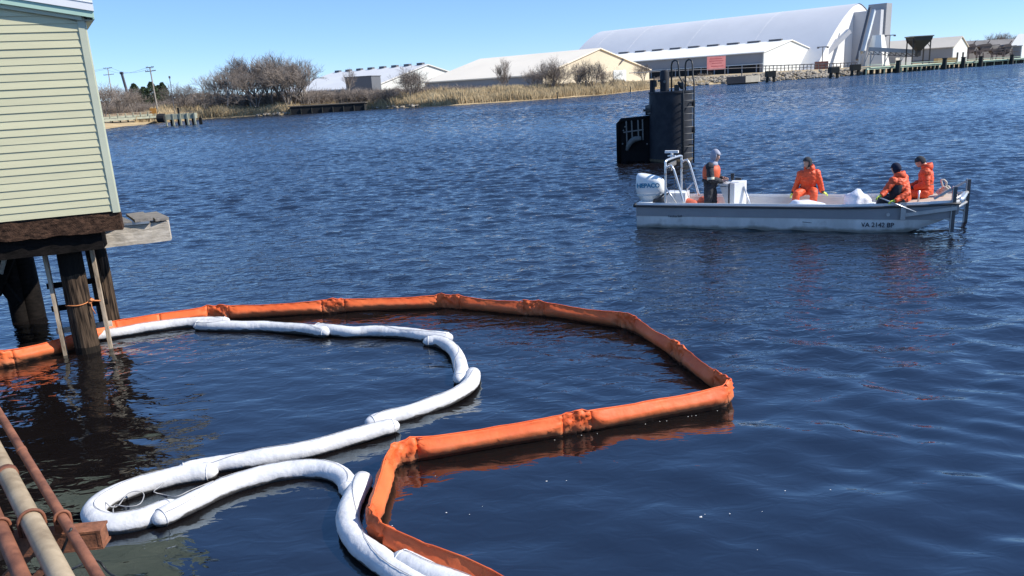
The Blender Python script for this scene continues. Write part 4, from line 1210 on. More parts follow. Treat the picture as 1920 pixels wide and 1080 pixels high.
    for a, b, m_, rr in bones:
        a = np.array(a); b = np.array(b); ab = b - a
        t = np.clip(((co - a) @ ab) / max(1e-9, ab @ ab), 0, 1)
        d = np.linalg.norm(co - (a + t[:, None] * ab), axis=1) - rr * (1.0 if m_ != 3 else 1.2)
        k = d < best; best[k] = d[k]; mi[k] = m_
    no = np.empty(nvx * 3); me.vertices.foreach_get('normal', no); no = no.reshape(-1, 3)
    for i in range(nvx):
        if mi[i] in (0, 1):
            v = Vector(co[i])
            co[i] += no[i] * (.014 * noise.noise(v * 9 + Vector((seed, 0, 0))) + .010 * noise.noise(Vector((v.x * 14, v.y * 14, v.z * 26 + seed))) + .006)
    me.vertices.foreach_set('co', co.ravel())
    pm = [int(mi[p.vertices[0]]) for p in me.polygons]
    me.polygons.foreach_set('material_index', pm)
    me.polygons.foreach_set('use_smooth', [True] * len(me.polygons))
    me.update()
    o.matrix_world = BM
    return o, (hea, fd, hs, hu)
def pchild(mbx, name, mt, par, smooth='all'):
    o = mbx.build(name, mt, None, smooth); o.parent = par
    return o
def cap_shell(hd_, r, zlo, thick=1.0, front=None):
    """a knitted cap or hood: the part of a shell round the head above / behind a cutting plane"""
    hea, fd, hs, hu = hd_
    mbx = MB(); mbx.ball(hea, (r[0], r[1], r[2]), 24, 18, (fd, hs, hu))
    keep = []
    for f in mbx.f:
        c = sum((Vector(mbx.v[i]) for i in f), Vector()) / len(f) - hea
        fz = c.dot(hu); fx = c.dot(fd)
        if front is None:
            ok = fz > zlo + (.02 if fx > 0 else -.045)
        else:
            ok = fx < front or fz > zlo
        if ok: keep.append(f)
    mbx.f = keep; mbx.mi = [0] * len(keep)
    # real thickness
    nv_ = len(mbx.v)
    return mbx
DZ = .06
# -- the helmsman, standing behind the console, looking down and to the bow
u0, v0 = 1.70, .70
J = dict(pelvis=(u0, v0, DZ + .93), chest=(u0 + .03, v0, DZ + 1.27), neck=(u0 + .07, v0, DZ + 1.49), head=(u0 + .13, v0 - .01, DZ + 1.63), face=(1, -.30, -.35),
         shoulder_l=(u0 + .04, v0 + .20, DZ + 1.40), shoulder_r=(u0 + .02, v0 - .20, DZ + 1.40), elbow_l=(u0 + .10, v0 + .26, DZ + 1.12), elbow_r=(u0 + .06, v0 - .26, DZ + 1.10),
         wrist_l=(u0 + .27, v0 + .19, DZ + 1.06), wrist_r=(u0 + .28, v0 - .02, DZ + 1.02), hand_l=(1, -.1, .1), hand_r=(1, .25, .25), palm_l=(0, -.6, -.7), palm_r=(.2, .4, -.8),
         hip_l=(u0, v0 + .10, DZ + .88), hip_r=(u0 - .01, v0 - .10, DZ + .88), knee_l=(u0 + .07, v0 + .12, DZ + .48), knee_r=(u0 - .03, v0 - .12, DZ + .48), ankle_l=(u0 + .05, v0 + .12, DZ + .09), ankle_r=(u0 - .08, v0 - .12, DZ + .09),
         toe_l=(u0 + .21, v0 + .14, DZ + .045), toe_r=(u0 + .09, v0 - .13, DZ + .045))
p1, hd1 = body('person', J, [m_blackc, m_blackc, m_skin, m_skin, m_cap], 1, 1.22)
tag(p1, 'person in grey hood and orange vest standing at the console', 'person', 'people in the work boat')
hea, fd, hs, hu = hd1
q = cap_shell(hd1, (.130, .106, .150), .085, front=.058); hea_, fd_, hs_, hu_ = hd1
q.v = [tuple(Vector(v) + (hu_ * .035 - fd_ * .03) * max(0, min(1, ((Vector(v) - hea_).dot(hu_) - (Vector(v) - hea_).dot(fd_) * .6) / .15))) for v in q.v]
o = pchild(q, 'hood', m_hoodg, p1); so_ = o.modifiers.new('cloth', 'SOLIDIFY'); so_.thickness = .014
q = MB(); c_ = Vector(J['neck']); q.tube([c_ - zv * .09, c_ - zv * .02, hea - hu * .11 - fd * .035], [.13, .11, .095], 16, ell=[.16, .125, .095], upv=(1, 0, 0)); pchild(q, 'collar', m_hoodg, p1)
# the vest: a shell round the trunk
pel, che = Vector(J['pelvis']), Vector(J['chest'])
def vest(pel, che, mt, par, r=1.0, lo=.16, armhole=True):
    up_ = (che - pel).normalized()
    secs = [(pel + up_ * lo, .200, .165), (pel.lerp(che, .55), .205, .172), (pel.lerp(che, .85), .215, .182), (che + up_ * .05, .21, .182), (che + up_ * .12, .175, .160), (che + up_ * .16, .13, .13)]
    mbx = MB(); mbx.tube([s_[0] for s_ in secs], [s_[1] * r for s_ in secs], 20, True, ell=[s_[2] * r for s_ in secs], upv=(0, -1, 0))
    return pchild(mbx, 'life_vest', mt, par)
vst = vest(pel, che, m_vest, p1, 1.2)
q = MB(); up_ = (che - pel).normalized()
for t_ in (.30, .62):
    q.tube([pel.lerp(che, t_) - up_ * .022, pel.lerp(che, t_) + up_ * .022], [.248, .248], 20, False, ell=[.208, .208], upv=(0, -1, 0))
o = pchild(q, 'vest_strap', m_blackc, vst)
a, b = Vector(J['shoulder_r']), Vector(J['elbow_r']); d_ = (b - a).normalized()
for f_, r_, w_ in ((.95, .092, .03), ):
    c_ = a.lerp(b, f_); q = MB(); q.tube([c_ - d_ * w_, c_ + d_ * w_], r_, 14, False); pchild(q, 'sleeve_band', m_tape, p1)

# -- seated on the far gunwale, facing us, head turned to the stern
u0, v0 = 3.98, 1.36
SZ = .66
J = dict(pelvis=(u0, v0, SZ + .10), chest=(u0 + .01, v0 - .08, SZ + .44), neck=(u0 + .01, v0 - .12, SZ + .66), head=(u0 - .03, v0 - .16, SZ + .81), face=(-.75, -.65, -.1),
         shoulder_l=(u0 + .185, v0 - .08, SZ + .53), shoulder_r=(u0 - .165, v0 - .12, SZ + .52), elbow_l=(u0 + .27, v0 - .02, SZ + .29), elbow_r=(u0 - .25, v0 - .06, SZ + .28), wrist_l=(u0 + .33, v0 + .04, SZ + .06), wrist_r=(u0 - .34, v0 + .02, SZ + .05),
         hand_l=(.75, .1, -.35), hand_r=(-.4, .1, -.55), palm_l=(-.3, 0, -1), palm_r=(.4, 0, -1), hip_l=(u0 + .10, v0 - .05, SZ + .09), hip_r=(u0 - .10, v0 - .05, SZ + .09), knee_l=(u0 + .16, v0 - .46, SZ + .10), knee_r=(u0 - .24, v0 - .44, SZ + .07),
         ankle_l=(u0 + .14, v0 - .50, DZ + .09), ankle_r=(u0 - .30, v0 - .52, DZ + .09), toe_l=(u0 + .15, v0 - .66, DZ + .045), toe_r=(u0 - .34, v0 - .68, DZ + .045))
p2, hd2 = body('person', J, [m_suit, m_suit, m_skin, m_glove, m_cap], 2, 1.12)
tag(p2, 'person in orange suit sitting on the far gunwale amidships', 'person', 'people in the work boat')
o = pchild(cap_shell(hd2, (.120, .102, .135), .045, front=.035), 'balaclava', m_cap, p2); o.modifiers.new('cloth', 'SOLIDIFY').thickness = .012
def suit_collar(J, hd_, par, mt=m_suit, tall=.10):
    n_ = Vector(J['neck']); hea, fd, hs, hu = hd_
    back = -(Vector(J['shoulder_r']) - Vector(J['shoulder_l'])).cross(zv).normalized()
    bk = J['back']; bk = Vector(bk).normalized()
    mbx = MB(); pts = []
    for k in range(13):
        a = R(-150 + 300 * k / 12); s_ = bk.cross(zv)
        d_ = bk * math.cos(a) + s_ * math.sin(a)
        pts.append((d_, abs(a) / R(150)))
    for j in range(4):
        for d_, w_ in pts:
            r = (.125, .135, .12, .10)[j]; h = (-.07, 0, .06, .09)[j] * (1.15 - .45 * w_)
            mbx.v.append(tuple(n_ + d_ * r + bk * .02 + zv * (h + .0)))
    for j in range(3):
        for k in range(12):
            mbx.f.append((j * 13 + k, j * 13 + k + 1, (j + 1) * 13 + k + 1, (j + 1) * 13 + k)); mbx.mi.append(0)
    o = pchild(mbx, 'collar', mt, par); o.modifiers.new('cloth', 'SOLIDIFY').thickness = .03
    return o
J['back'] = (.3, 1, 0); suit_collar(J, hd2, p2)
q = MB(); a = Vector(J['pelvis']) + zv * .10; q.tube([a - zv * .02, a + zv * .02], [.192, .192], 18, False, ell=[.155, .155], upv=(1, 0, 0)); pchild(q, 'belt', m_blackc, p2)
# dark cuffs
q = MB()
for s_ in ('l', 'r'):
    a, b = Vector(J['elbow_' + s_]), Vector(J['wrist_' + s_]); d_ = (b - a).normalized(); q.tube([b - d_ * .03, b + d_ * .02], [.058, .052], 12)
pchild(q, 'cuffs', m_blackc, p2)

# -- sitting on the near bow side, half turned away, black bib over the orange coat, pole in lime gloves
u0, v0 = 6.06, .30
SZ = .62
J = dict(pelvis=(u0, v0, SZ + .10), chest=(u0 - .10, v0 - .01, SZ + .43), neck=(u0 - .14, v0, SZ + .64), head=(u0 - .20, v0 + .0, SZ + .79), face=(-.8, .55, -.2),
         shoulder_l=(u0 - .24, v0 - .14, SZ + .52), shoulder_r=(u0 - .02, v0 + .18, SZ + .54), elbow_l=(u0 - .40, v0 - .24, SZ + .30), elbow_r=(u0 + .06, v0 - .20, SZ + .26), wrist_l=(u0 - .47, v0 - .36, SZ + .24), wrist_r=(u0 - .18, v0 - .38, SZ + .12),
         hand_l=(-.6, -.3, -.3), hand_r=(-.9, -.2, -.15), palm_l=(.5, -.3, -.8), palm_r=(.2, -.3, -.9), hip_l=(u0 - .05, v0 - .08, SZ + .08), hip_r=(u0 - .05, v0 + .12, SZ + .08), knee_l=(u0 - .46, v0 - .06, SZ + .06), knee_r=(u0 - .44, v0 + .20, SZ + .10),
         ankle_l=(u0 - .62, v0 + .02, DZ + .12), ankle_r=(u0 - .58, v0 + .24, DZ + .10), toe_l=(u0 - .78, v0 + .03, DZ + .06), toe_r=(u0 - .74, v0 + .26, DZ + .06))
p3_, hd3 = body('person', J, [m_suit, m_blackc, m_skin, m_glove, m_cap], 3, 1.12)
tag(p3_, 'person in navy cap and lime gloves sitting at the bow with a pole', 'person', 'people in the work boat')
o = pchild(cap_shell(hd3, (.118, .100, .135), .0), 'knit_cap', m_navy, p3_); o.modifiers.new('cloth', 'SOLIDIFY').thickness = .014
o = pchild(cap_shell(hd3, (.112, .094, .125), .3, front=.02), 'neck_gaiter', m_navy, p3_); o.modifiers.new('cloth', 'SOLIDIFY').thickness = .01
J['back'] = (1, -.2, 0); suit_collar(J, hd3, p3_)
pel, che = Vector(J['pelvis']), Vector(J['chest'])
q = soft_heap(pel.lerp(che, .55) + Vector((-.12, -.12, .02)), (.15, .11, .22), 5, 18, 12); pchild(q, 'black_bib', m_blackc, p3_)
wl = Vector(J['wrist_l']) + Vector((-.06, -.03, -.04)); wr = Vector(J['wrist_r']) + Vector((-.09, -.02, -.03))
pd_ = (wr - wl).normalized()
q = MB(); q.tube([wl - pd_ * .06, wr, wr + pd_ * .55], [.016, .016, .014], 8); o = q.build('push_pole', m_alu, None, 'all'); o.matrix_world = BM
tag(o, 'short metal pole held in lime gloves over the bow side', 'pole')

# -- behind at the bow, facing the stern, dark cap
u0, v0 = 6.54, .82
SZ = .70
J = dict(pelvis=(u0, v0, SZ + .11), chest=(u0 - .03, v0, SZ + .46), neck=(u0 - .05, v0, SZ + .68), head=(u0 - .17, v0 - .02, SZ + .80), face=(-1, -.1, -.35),
         shoulder_l=(u0 - .05, v0 - .20, SZ + .57), shoulder_r=(u0 - .02, v0 + .20, SZ + .57), elbow_l=(u0 - .03, v0 - .27, SZ + .31), elbow_r=(u0 - .10, v0 + .24, SZ + .32), wrist_l=(u0 - .25, v0 - .19, SZ + .24), wrist_r=(u0 - .30, v0 + .12, SZ + .24),
         hand_l=(-1, .3, -.1), hand_r=(-1, -.3, 0), palm_l=(0, .4, -.8), palm_r=(0, -.4, -.8), hip_l=(u0 - .04, v0 - .11, SZ + .09), hip_r=(u0 - .04, v0 + .11, SZ + .09), knee_l=(u0 - .45, v0 - .14, SZ + .09), knee_r=(u0 - .44, v0 + .15, SZ + .10),
         ankle_l=(u0 - .50, v0 - .12, SZ - .26), ankle_r=(u0 - .50, v0 + .16, SZ - .26), toe_l=(u0 - .66, v0 - .12, SZ - .31), toe_r=(u0 - .66, v0 + .16, SZ - .31))
p4_, hd4 = body('person', J, [m_suit, m_suit, m_skin, m_blackc, m_cap], 4, 1.14)
tag(p4_, 'person in orange suit and dark cap at the very bow', 'person', 'people in the work boat')
o = pchild(cap_shell(hd4, (.118, .100, .132), .0), 'knit_cap', m_cap, p4_); o.modifiers.new('cloth', 'SOLIDIFY').thickness = .014
J['back'] = (1, 0, 0); suit_collar(J, hd4, p4_)
a = Vector(J['wrist_l']) + Vector((-.08, .03, -.02))
q = MB(); q.tube(catmull([a + Vector((.45, -.14, .10)), a, a + Vector((-.30, -.12, -.09)), a + Vector((-.62, -.2, -.2))], .05), .010, 6); o = q.build('hand_line', mat('tan_line', (.45, .33, .24), .8, .1, 20), None, 'all'); o.matrix_world = BM
tag(o, 'tan rope running through the hands of the rear person at the bow', 'rope')

# ================================================================== FAR SHORE: buildings
FD = Vector((-.7071, .7071, 0)); RD = Vector((.7071, .7071, 0)); LD = -RD; ND = -FD
m_wroof = mat('white_sheet_roof', (.87, .84, .77), .5, .04, .05)
m_croof = mat('cream_sheet_roof', (.86, .76, .60), .5, .05, .05)
m_wwall = mat('white_sheet_wall', (.66, .68, .66), .6, .05, .1)
m_cwall = mat('cream_sheet_wall', (.66, .57, .42), .6, .06, .1)
m_dwall = mat('grey_sheet_wall', (.26, .27, .29), .6, .08, .1)  # shade of the warehouse side walls is put into this grey; posts share it
m_vent = mat('dark_vent', (.10, .10, .11), .6, .1, 1)
m_open = mat('dark_opening', (.010, .010, .011), .9, .2, 1)
m_silver = mat('silver_membrane', (.66, .65, .645), .45, .05, .04, 0)
def seams(mb_, p, q, dz, w_=.18, n=12, d=None):
    for i in range(1, n):
        c = p.lerp(q, i / n); mb_.box(c + zv * dz / 2, (w_, w_, abs(dz)))
def gable(name, label, apx, apy, dep, L, half, eave_z, roofm, wallm, endm, base=1.5, vents=0, group=None):
    ap = D(apx, apy, dep); rz = ap.z
    e = empty(name, (ap.x, ap.y, base), label, 'building', group); bpy.context.view_layer.update()
    A = Vector((ap.x, ap.y, 0))
    def pt(f, s_, z): return A + FD * f + RD * s_ + zv * z
    # walls
    q = MB(); q.prism([pt(0, -half, base), pt(0, half, base), pt(0, half, eave_z), pt(0, 0, rz), pt(0, -half, eave_z)], FD * .5); hchild(q, 'gable_wall', endm, e)
    q = MB(); q.prism([pt(L, -half, base), pt(L, half, base), pt(L, half, eave_z), pt(L, 0, rz), pt(L, -half, eave_z)], FD * -.5); hchild(q, 'gable_wall', endm, e)
    for s_ in (-1, 1):
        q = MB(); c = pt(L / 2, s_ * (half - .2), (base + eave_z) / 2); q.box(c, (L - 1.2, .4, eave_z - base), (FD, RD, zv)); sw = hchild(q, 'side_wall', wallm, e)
        q = MB(); q.prism([pt(-.6, s_ * (half + .8), eave_z - .35), pt(-.6, 0, rz + .02), pt(-.6, 0, rz + .45), pt(-.6, s_ * (half + .8), eave_z + .08)], FD * (L + 1.2)); hchild(q, 'roof', roofm, e)
    for i in range(vents):
        c = pt(L * (.06 + .88 * i / max(1, vents - 1)), 0, rz + .7)
        q = MB(); q.box(c, (L * .05, 1.6, 1.0), (FD, RD, zv)); hchild(q, 'ridge_vent', m_vent, e)
    return e, pt, rz
# B1 white shed left
e1, pt1, _ = gable('storage_shed', 'low white storage shed with ridge vents behind the left trees', 801, 122, 345, 72, 30, 5.6, mat('dull_white_roof', (.66, .65, .63), .6, .06, .06), m_dwall, m_wwall, vents=8)
# grey box in front of it
q = MB(); c = D(682, 160, 300); q.box(c, (10.5, 8, 6), (Vector((.96, -.28, 0)), Vector((.28, .96, 0)), zv)); q.box(c + zv * 3.15, (10.9, 8.4, .3), (Vector((.96, -.28, 0)), Vector((.28, .96, 0)), zv)); tag(q.build('utility_shed', mat('dark_blue_grey_sheet', (.11, .12, .14), .7, .1, .1)), 'small grey flat-roofed shed below the white storage shed', 'shed')
# B2 cream warehouse
e2, pt2, rz2 = gable('warehouse', 'long cream warehouse with broad gable behind the bare trees', 1124, 92, 300, 64, 32, 6.4, m_croof, m_dwall, m_cwall)
q = MB(); q.box(pt2(-.15, 12, 4.2), (.3, 8, 5), (FD, RD, zv)); hchild(q, 'door', m_wwall, e2)
q = MB(); q.bar(pt2(-.4, 12, 9), pt2(-.4, 14.5, 10.8), .4); hchild(q, 'wall_lamp', m_vent, e2)
# B3 white warehouse with grey open side and red sign
e3, pt3, rz3 = gable('warehouse', 'white gabled warehouse with grey open side and red sign', 1483, 76, 385, 128, 27, 11.8, m_wroof, m_dwall, m_wwall, base=2.6, vents=11)
q = MB(); q.box(pt3(64, -27.3, 4.6), (124, .5, 4.0), (FD, RD, zv)); hchild(q, 'open_bay', m_open, e3)
for i in range(18):
    q = MB(); q.box(pt3(3 + i * 7.2, -27.7, 4.6), (.45, .45, 4.2), (FD, RD, zv)); hchild(q, 'bay_post', m_dwall, e3)
q = MB(); q.box(pt3(60, -27.8, 6.6), (120, .3, .35), (FD, RD, zv)); hchild(q, 'bay_beam', m_wwall, e3)
# flat annex right of it
q = MB(); a = pt3(1, 27.2, 2.6); q.prism([a, a + RD * 26, a + RD * 26 + zv * 10.4, a + zv * 10.8], FD * 20); tag(q.build('annex_building', m_wwall), 'plain white flat annex between the gabled warehouse and the arched barn', 'building')
# red sign
sgn = D(1343, 118, 336)
sg = empty('billboard', (sgn.x, sgn.y, 2), 'faded red billboard on posts in front of the grey warehouse side', 'sign'); bpy.context.view_layer.update()
sX = Vector((.985, .17, 0)).normalized(); sY = Vector((-.17, .985, 0))
q = MB(); q.box(sgn, (8.3, .2, 5.4), (sX, sY, zv)); hchild(q, 'board', mat('faded_red_board', (.58, .17, .17), .6, .1, .4, col2=(.68, .26, .25)), sg)
q = MB(); q.box(sgn + zv * 2.8, (8.5, .3, .18), (sX, sY, zv)); hchild(q, 'frame', m_dwall, sg)
for s_ in (-3.9, 3.9):
    q = MB(); q.tube([sgn + sX * s_ - zv * 2.7, Vector((sgn.x, sgn.y, 2.0)) + sX * s_], .14, 8); hchild(q, 'post', m_dwall, sg)
m_dred = mat('dark_red_print', (.38, .07, .08), .6, .1, .5)
for k, (w_, z) in enumerate(((5.4, 1.7), (6.2, .8), (4.4, -.1), (5.6, -1.3))):
    q = MB(); q.box(sgn - sY * .11 + zv * z + sX * (.2 * (k - 1)), (w_, .02, .28), (sX, sY, zv)); hchild(q, 'print_line', m_dred, sg)
# arched barn
ab = D(1612, 6, 420); AH = ab.z; AB = Vector((ab.x, ab.y, 0)); AW = 50.0; AL = 166.0; gb = 2.6
barn = empty('arched_barn', (ab.x, ab.y, gb), 'huge white arched storage barn rising over the sheds', 'building'); bpy.context.view_layer.update()
def arc(t): return gb + (AH - gb) * (1 - abs(t) ** 1.55)
ts = [-1 + 2 * i / 48 for i in range(49)]
q = MB(); nseg = 12
for j in range(nseg + 1):
    for t in ts: q.v.append(tuple(AB + FD * (AL * j / nseg) + RD * (AW * t) + zv * arc(t)))
for j in range(nseg):
    for i in range(48): q.f.append((j * 49 + i, j * 49 + i + 1, (j + 1) * 49 + i + 1, (j + 1) * 49 + i)); q.mi.append(0)
hchild(q, 'arched_roof', m_silver, barn, 'all')
for f_ in (.0, AL):
    q = MB(); q.prism([AB + FD * (f_ + .4) + RD * (AW * .995 * t) + zv * (arc(t) - .3) for t in ts], FD * (.5 if f_ == 0 else -1.4)); hchild(q, 'end_wall', m_wwall if f_ else mat('bright_white_end', (.80, .80, .80), .5, .03, .05), barn)
for k in (3, 6, 9, 11):
    q = MB(); q.tube([AB + FD * (AL * k / 12) + RD * (AW * t) + zv * (arc(t) - .02) for t in ts[::2]], .09, 5); hchild(q, 'roof_rib', m_silver, barn)
# head house and elevator tower at its near end
def far_box(name, label, cat, corner, sx_, sy_, h, mt, base=2.6, X=RD, Y=FD, parent=None):
    c = Vector((corner.x, corner.y, 0)) + X * (sx_ / 2) + Y * (sy_ / 2) + zv * (base + h / 2)
    q = MB(); q.box(c, (sx_, sy_, h), (X, Y, zv))
    o = q.build(name, mt)
    return tag(o, label, cat)
hb = D(1603, 110, 408); hb.z = 0
far_box('head_house', 'tall pale head house against the barn\'s near end wall', 'building', AB + ND * 13 + LD * 6, 10, 13.4, D(1600, 22, 412).z - 2.6, mat('pale_grey_sheet', (.48, .49, .52), .6, .05, .1))
tw = AB + ND * 22 + LD * -1
far_box('elevator_tower', 'grey elevator tower standing before the arched barn', 'tower', AB + ND * 14 + RD * -1.5, 7.5, 9, D(1640, 9, 418).z - 2.6, mat('grey_tower_sheet', (.30, .30, .31), .6, .06, .1))
def bar_thing(name, label, cat, a, b, w_, h, mt, truss=False):
    e = empty(name, a, label, cat); bpy.context.view_layer.update()
    q = MB(); q.bar(a, b, w_, h); hchild(q, 'gallery', mt, e)
    if truss:
        n = 9
        for i in range(n):
            p, r = a.lerp(b, i / n), a.lerp(b, (i + 1) / n)
            q = MB(); q.bar(p + zv * -h * .5, r + zv * -h * 1.3, .25); q.bar(r + zv * -h * .5, r + zv * -h * 1.3, .25); q.bar(p - zv * h * 1.3, r - zv * h * 1.3, .25); hchild(q, 'truss', m_vent, e)
    return e
m_conv = mat('blue_grey_conveyor', (.30, .34, .38), .6, .1, .3)
bar_thing('inclined_gallery', 'slanting grey gallery from the head house down to the warehouse', 'gallery', D(1592, 58, 400), D(1541, 108, 396), 2.2, 2.2, mat('pale_grey_sheet', (.6, .6, .6)))
bar_thing('conveyor', 'steep dark conveyor leaning on the elevator tower', 'conveyor', D(1631, 15, 402), D(1607, 112, 390), 1.2, 1.2, m_vent)
bar_thing('conveyor', 'steep pale conveyor beside the dark one at the tower', 'conveyor', D(1637, 20, 402), D(1617, 98, 392), 2.2, 2.2, mat('pale_conveyor', (.55, .58, .6), .6, .06, .3))
bar_thing('conveyor', 'level blue-grey conveyor gallery running to the dark hopper', 'conveyor', D(1628, 92, 385), D(1722, 97, 378), 1.8, 1.8, m_conv, True)
for k, (x, y0_, y1_) in enumerate(((1612, 95, 122), (1622, 95, 122), (1633, 98, 122), (1660, 97, 120), (1690, 98, 118))):
    a = D(x, y0_, 384); q = MB(); q.bar(a, Vector((a.x, a.y, 2.4)), .5); q.bar(a + Vector((2.2, 0, 0)), Vector((a.x - .6, a.y, 2.4)), .3)
    tag(q.build('conveyor_trestle', m_conv), ('trestle under the steep conveyor, leftmost of five', 'trestle under the steep conveyor, second of five', 'trestle at the foot of the level conveyor, third of five', 'trestle under the level conveyor, fourth of five', 'trestle next to the dark hopper, last of five')[k], 'trestle', 'trestles under the conveyors')
# white flared silo base
q = MB(); c = D(1645, 95, 395); q.tube([Vector((c.x, c.y, 2.4)), Vector((c.x, c.y, D(1645, 66, 395).z))], [6.4, 2.8], 8); tag(q.build('silo', m_wroof), 'white tapering silo at the tower foot', 'silo')
# dark hopper on legs
hp = D(1722, 90, 372); htop = D(1722, 69, 372).z
hop = empty('loading_hopper', (hp.x, hp.y, 2), 'dark funnel-shaped loading hopper on four legs', 'hopper'); bpy.context.view_layer.update()
hx = Vector((hp.x, hp.y, 0))
m_hop = mat('dark_hopper_steel', (.035, .032, .03), .7, .25, .5)
q = MB(); q.tube([hx + zv * (htop - 6.6), hx + zv * (htop - 1.6), hx + zv * htop], [.9, 5.6, 6.0], 4, upv=(1, 1, 0)); hchild(q, 'funnel', m_hop, hop)
q = MB(); q.box(hx + zv * (htop + .1), (10.2, 7, .5)); hchild(q, 'platform', mat('olive_grey_deck', (.26, .25, .20), .8, .2, .5), hop)
q = MB(); q.box(hx + zv * (htop - 7.4), (1.8, 1.8, 2.4)); hchild(q, 'chute', m_hop, hop)
for sx_ in (-4, 4):
    for sy_ in (-2.8, 2.8):
        q = MB(); q.bar(hx + Vector((sx_, sy_, 2.2)), hx + Vector((sx_, sy_, htop)), .42); hchild(q, 'leg', m_hop, hop)
    q = MB(); q.bar(hx + Vector((sx_, -2.8, htop - 5)), hx + Vector((sx_ * .3, -2.8, htop - 1)), .22); q.bar(hx + Vector((-sx_, -2.8, 4)), hx + Vector((sx_, -2.8, 4)), .22); hchild(q, 'brace', m_hop, hop)
# B4 pale shed right, and its neighbours
e4, pt4, _ = gable('warehouse', 'tan-roofed shed with a white gable right of the hopper', 1803, 69, 430, 95, 12.5, 10.2, mat('tan_sheet_roof', (.60, .54, .45), .6, .06, .05), m_dwall, m_wwall, base=2.6)
for k in (-5, 5):
    q = MB(); q.box(pt4(-.2, k, 5.0), (.3, 1.9, 4.6), (FD, RD, zv)); hchild(q, 'door', m_open, e4)
q = MB(); c = D(1675, 107, 390); c.z = 0; q.box(Vector((D(1695, 110, 392).x, 392, 4.3)), (6.2, 4, 3.6)); tag(q.build('site_trailer', m_wroof), 'small white site trailer left of the hopper legs', 'trailer')
q = MB(); q.box(Vector((D(1772, 110, 395).x, 395, 3.6)), (9, 4, 2.2)); tag(q.build('container', mat('ochre_container', (.48, .33, .14), .7, .1, .4)), 'low ochre container on the dock before the tan-roofed shed', 'container')
# far right grey long roof and plant
q = MB(); a = D(1815, 83, 520); b = D(2010, 74, 560); a.z = 0; b.z = 0
q.prism([a + zv * 2.5, a + zv * 11, a + Vector((2, 12, 15.2)), a + Vector((4, 26, 11)), a + Vector((4, 26, 2.5))], b - a); tag(q.build('long_shed', mat('weathered_grey_roof', (.15, .14, .135), .8, .25, .06)), 'long weathered grey shed at the right edge', 'building')
e5, _, _ = gable('warehouse', 'white gable just showing at the right picture edge', 1930, 64, 470, 5, 14, 9.5, m_wroof, m_dwall, m_wwall, base=2.6)
for k, (x, y_, w_, h_) in enumerate(((1822, 92, 5, 6), (1848, 90, 8, 5), (1868, 97, 7, 4), (1889, 92, 5, 6), (1836, 99, 4, 3), (1880, 100, 9, 2.6))):
    c = D(x, y_, 460); q = MB(); q.prism([c + Vector((-w_ * .5, 0, h_ * .3)), c + Vector((-w_ * .15, 0, -h_ * .4)), c + Vector((w_ * .2, 0, -h_ * .4)), c + Vector((w_ * .5, 0, h_ * .25)), c + Vector((w_ * .3, 0, h_ * .5)), c + Vector((-w_ * .35, 0, h_ * .42))], Vector((0, 3, 0))); q.bar(c + Vector((-w_, 0, h_ * .2)), c + Vector((w_, 0, h_ * .28)), .45); q.bar(c + Vector((-w_ * .4, -1.2, 0)), Vector((c.x - w_ * .5, c.y - 1.2, 2.5)), .5); q.bar(c + Vector((w_ * .4, -1.2, 0)), Vector((c.x + w_ * .5, c.y - 1.2, 2.5)), .5); q.bar(c + Vector((0, -1.5, h_ * .5)), c + Vector((1.2, -1.5, h_ * .5 + 1.5)), .4)
    tag(q.build('plant_hopper', mat('rusty_dark_plant', (.14, .11, .10), .8, .35, .6)), ('dark plant machine next to the white gable, first of six', 'dark plant machine on legs, second of six', 'low dark plant machine, third from the white gable', 'tall dark plant machine near the right edge', 'small dark plant machine low beside the white gable', 'wide low dark plant machine near the right edge')[k], 'machine', 'dark plant machines on the right shore')
# light masts
for k, (x, t_, y_) in enumerate(((1669, 66, 400), (1543, 88, 388), (1430, 60, 470))):
    if k == 2: continue
    a = D(x, t_, y_); q = MB(); q.tube([Vector((a.x, a.y, 2.4)), a], .22, 6); q.box(a, (5.2, .4, .4)); q.box(a + Vector((-2.3, 0, -.3)), (.9, .6, .7)); q.box(a + Vector((2.3, 0, -.3)), (.9, .6, .7))
    tag(q.build('light_mast', m_vent), ('twin-headed light mast left of the hopper', 'light mast before the barn\'s end wall')[k], 'mast')
# pipe rack / fence along the right shore
rack = empty('pipe_rack', P(1450, 140), 'low dark pipe rack on short frames above the rocks', 'pipe rack'); bpy.context.view_layer.update()
ra, rb = D(1432, 124, 362), D(1600, 118, 372)
for dz in (0, -1.2):
    q = MB(); q.bar(ra + zv * dz, rb + zv * dz, .25); hchild(q, 'rack_rail', m_vent, rack)
for i in range(13):
    c = ra.lerp(rb, i / 12); q = MB(); q.bar(c + Vector((-.9, 0, -.1)), Vector((c.x - .9, c.y, 2.2)), .3); q.bar(c + Vector((.9, 0, -.1)), Vector((c.x + .9, c.y, 2.2)), .3); q.bar(c + Vector((-1.6, 0, .1)), c + Vector((1.6, 0, .1)), .35); hchild(q, 'rack_frame', m_vent, rack)
q = MB(); c = D(1540, 124, 372); q.box(c, (5.2, 3, 4.2)); tag(q.build('pump_house', mat('red_brown_box', (.17, .06, .05), .8, .2, .4)), 'small red-brown pump house on the rocky shore', 'shed')
q = MB(); a = D(1180, 137, 240); b = D(1432, 126, 350); q.tube(catmull([a, D(1300, 131, 290), b], 6), .12, 5); tag(q.build('pipeline', m_vent), 'thin dark pipeline strung above the reeds before the warehouses', 'pipeline')

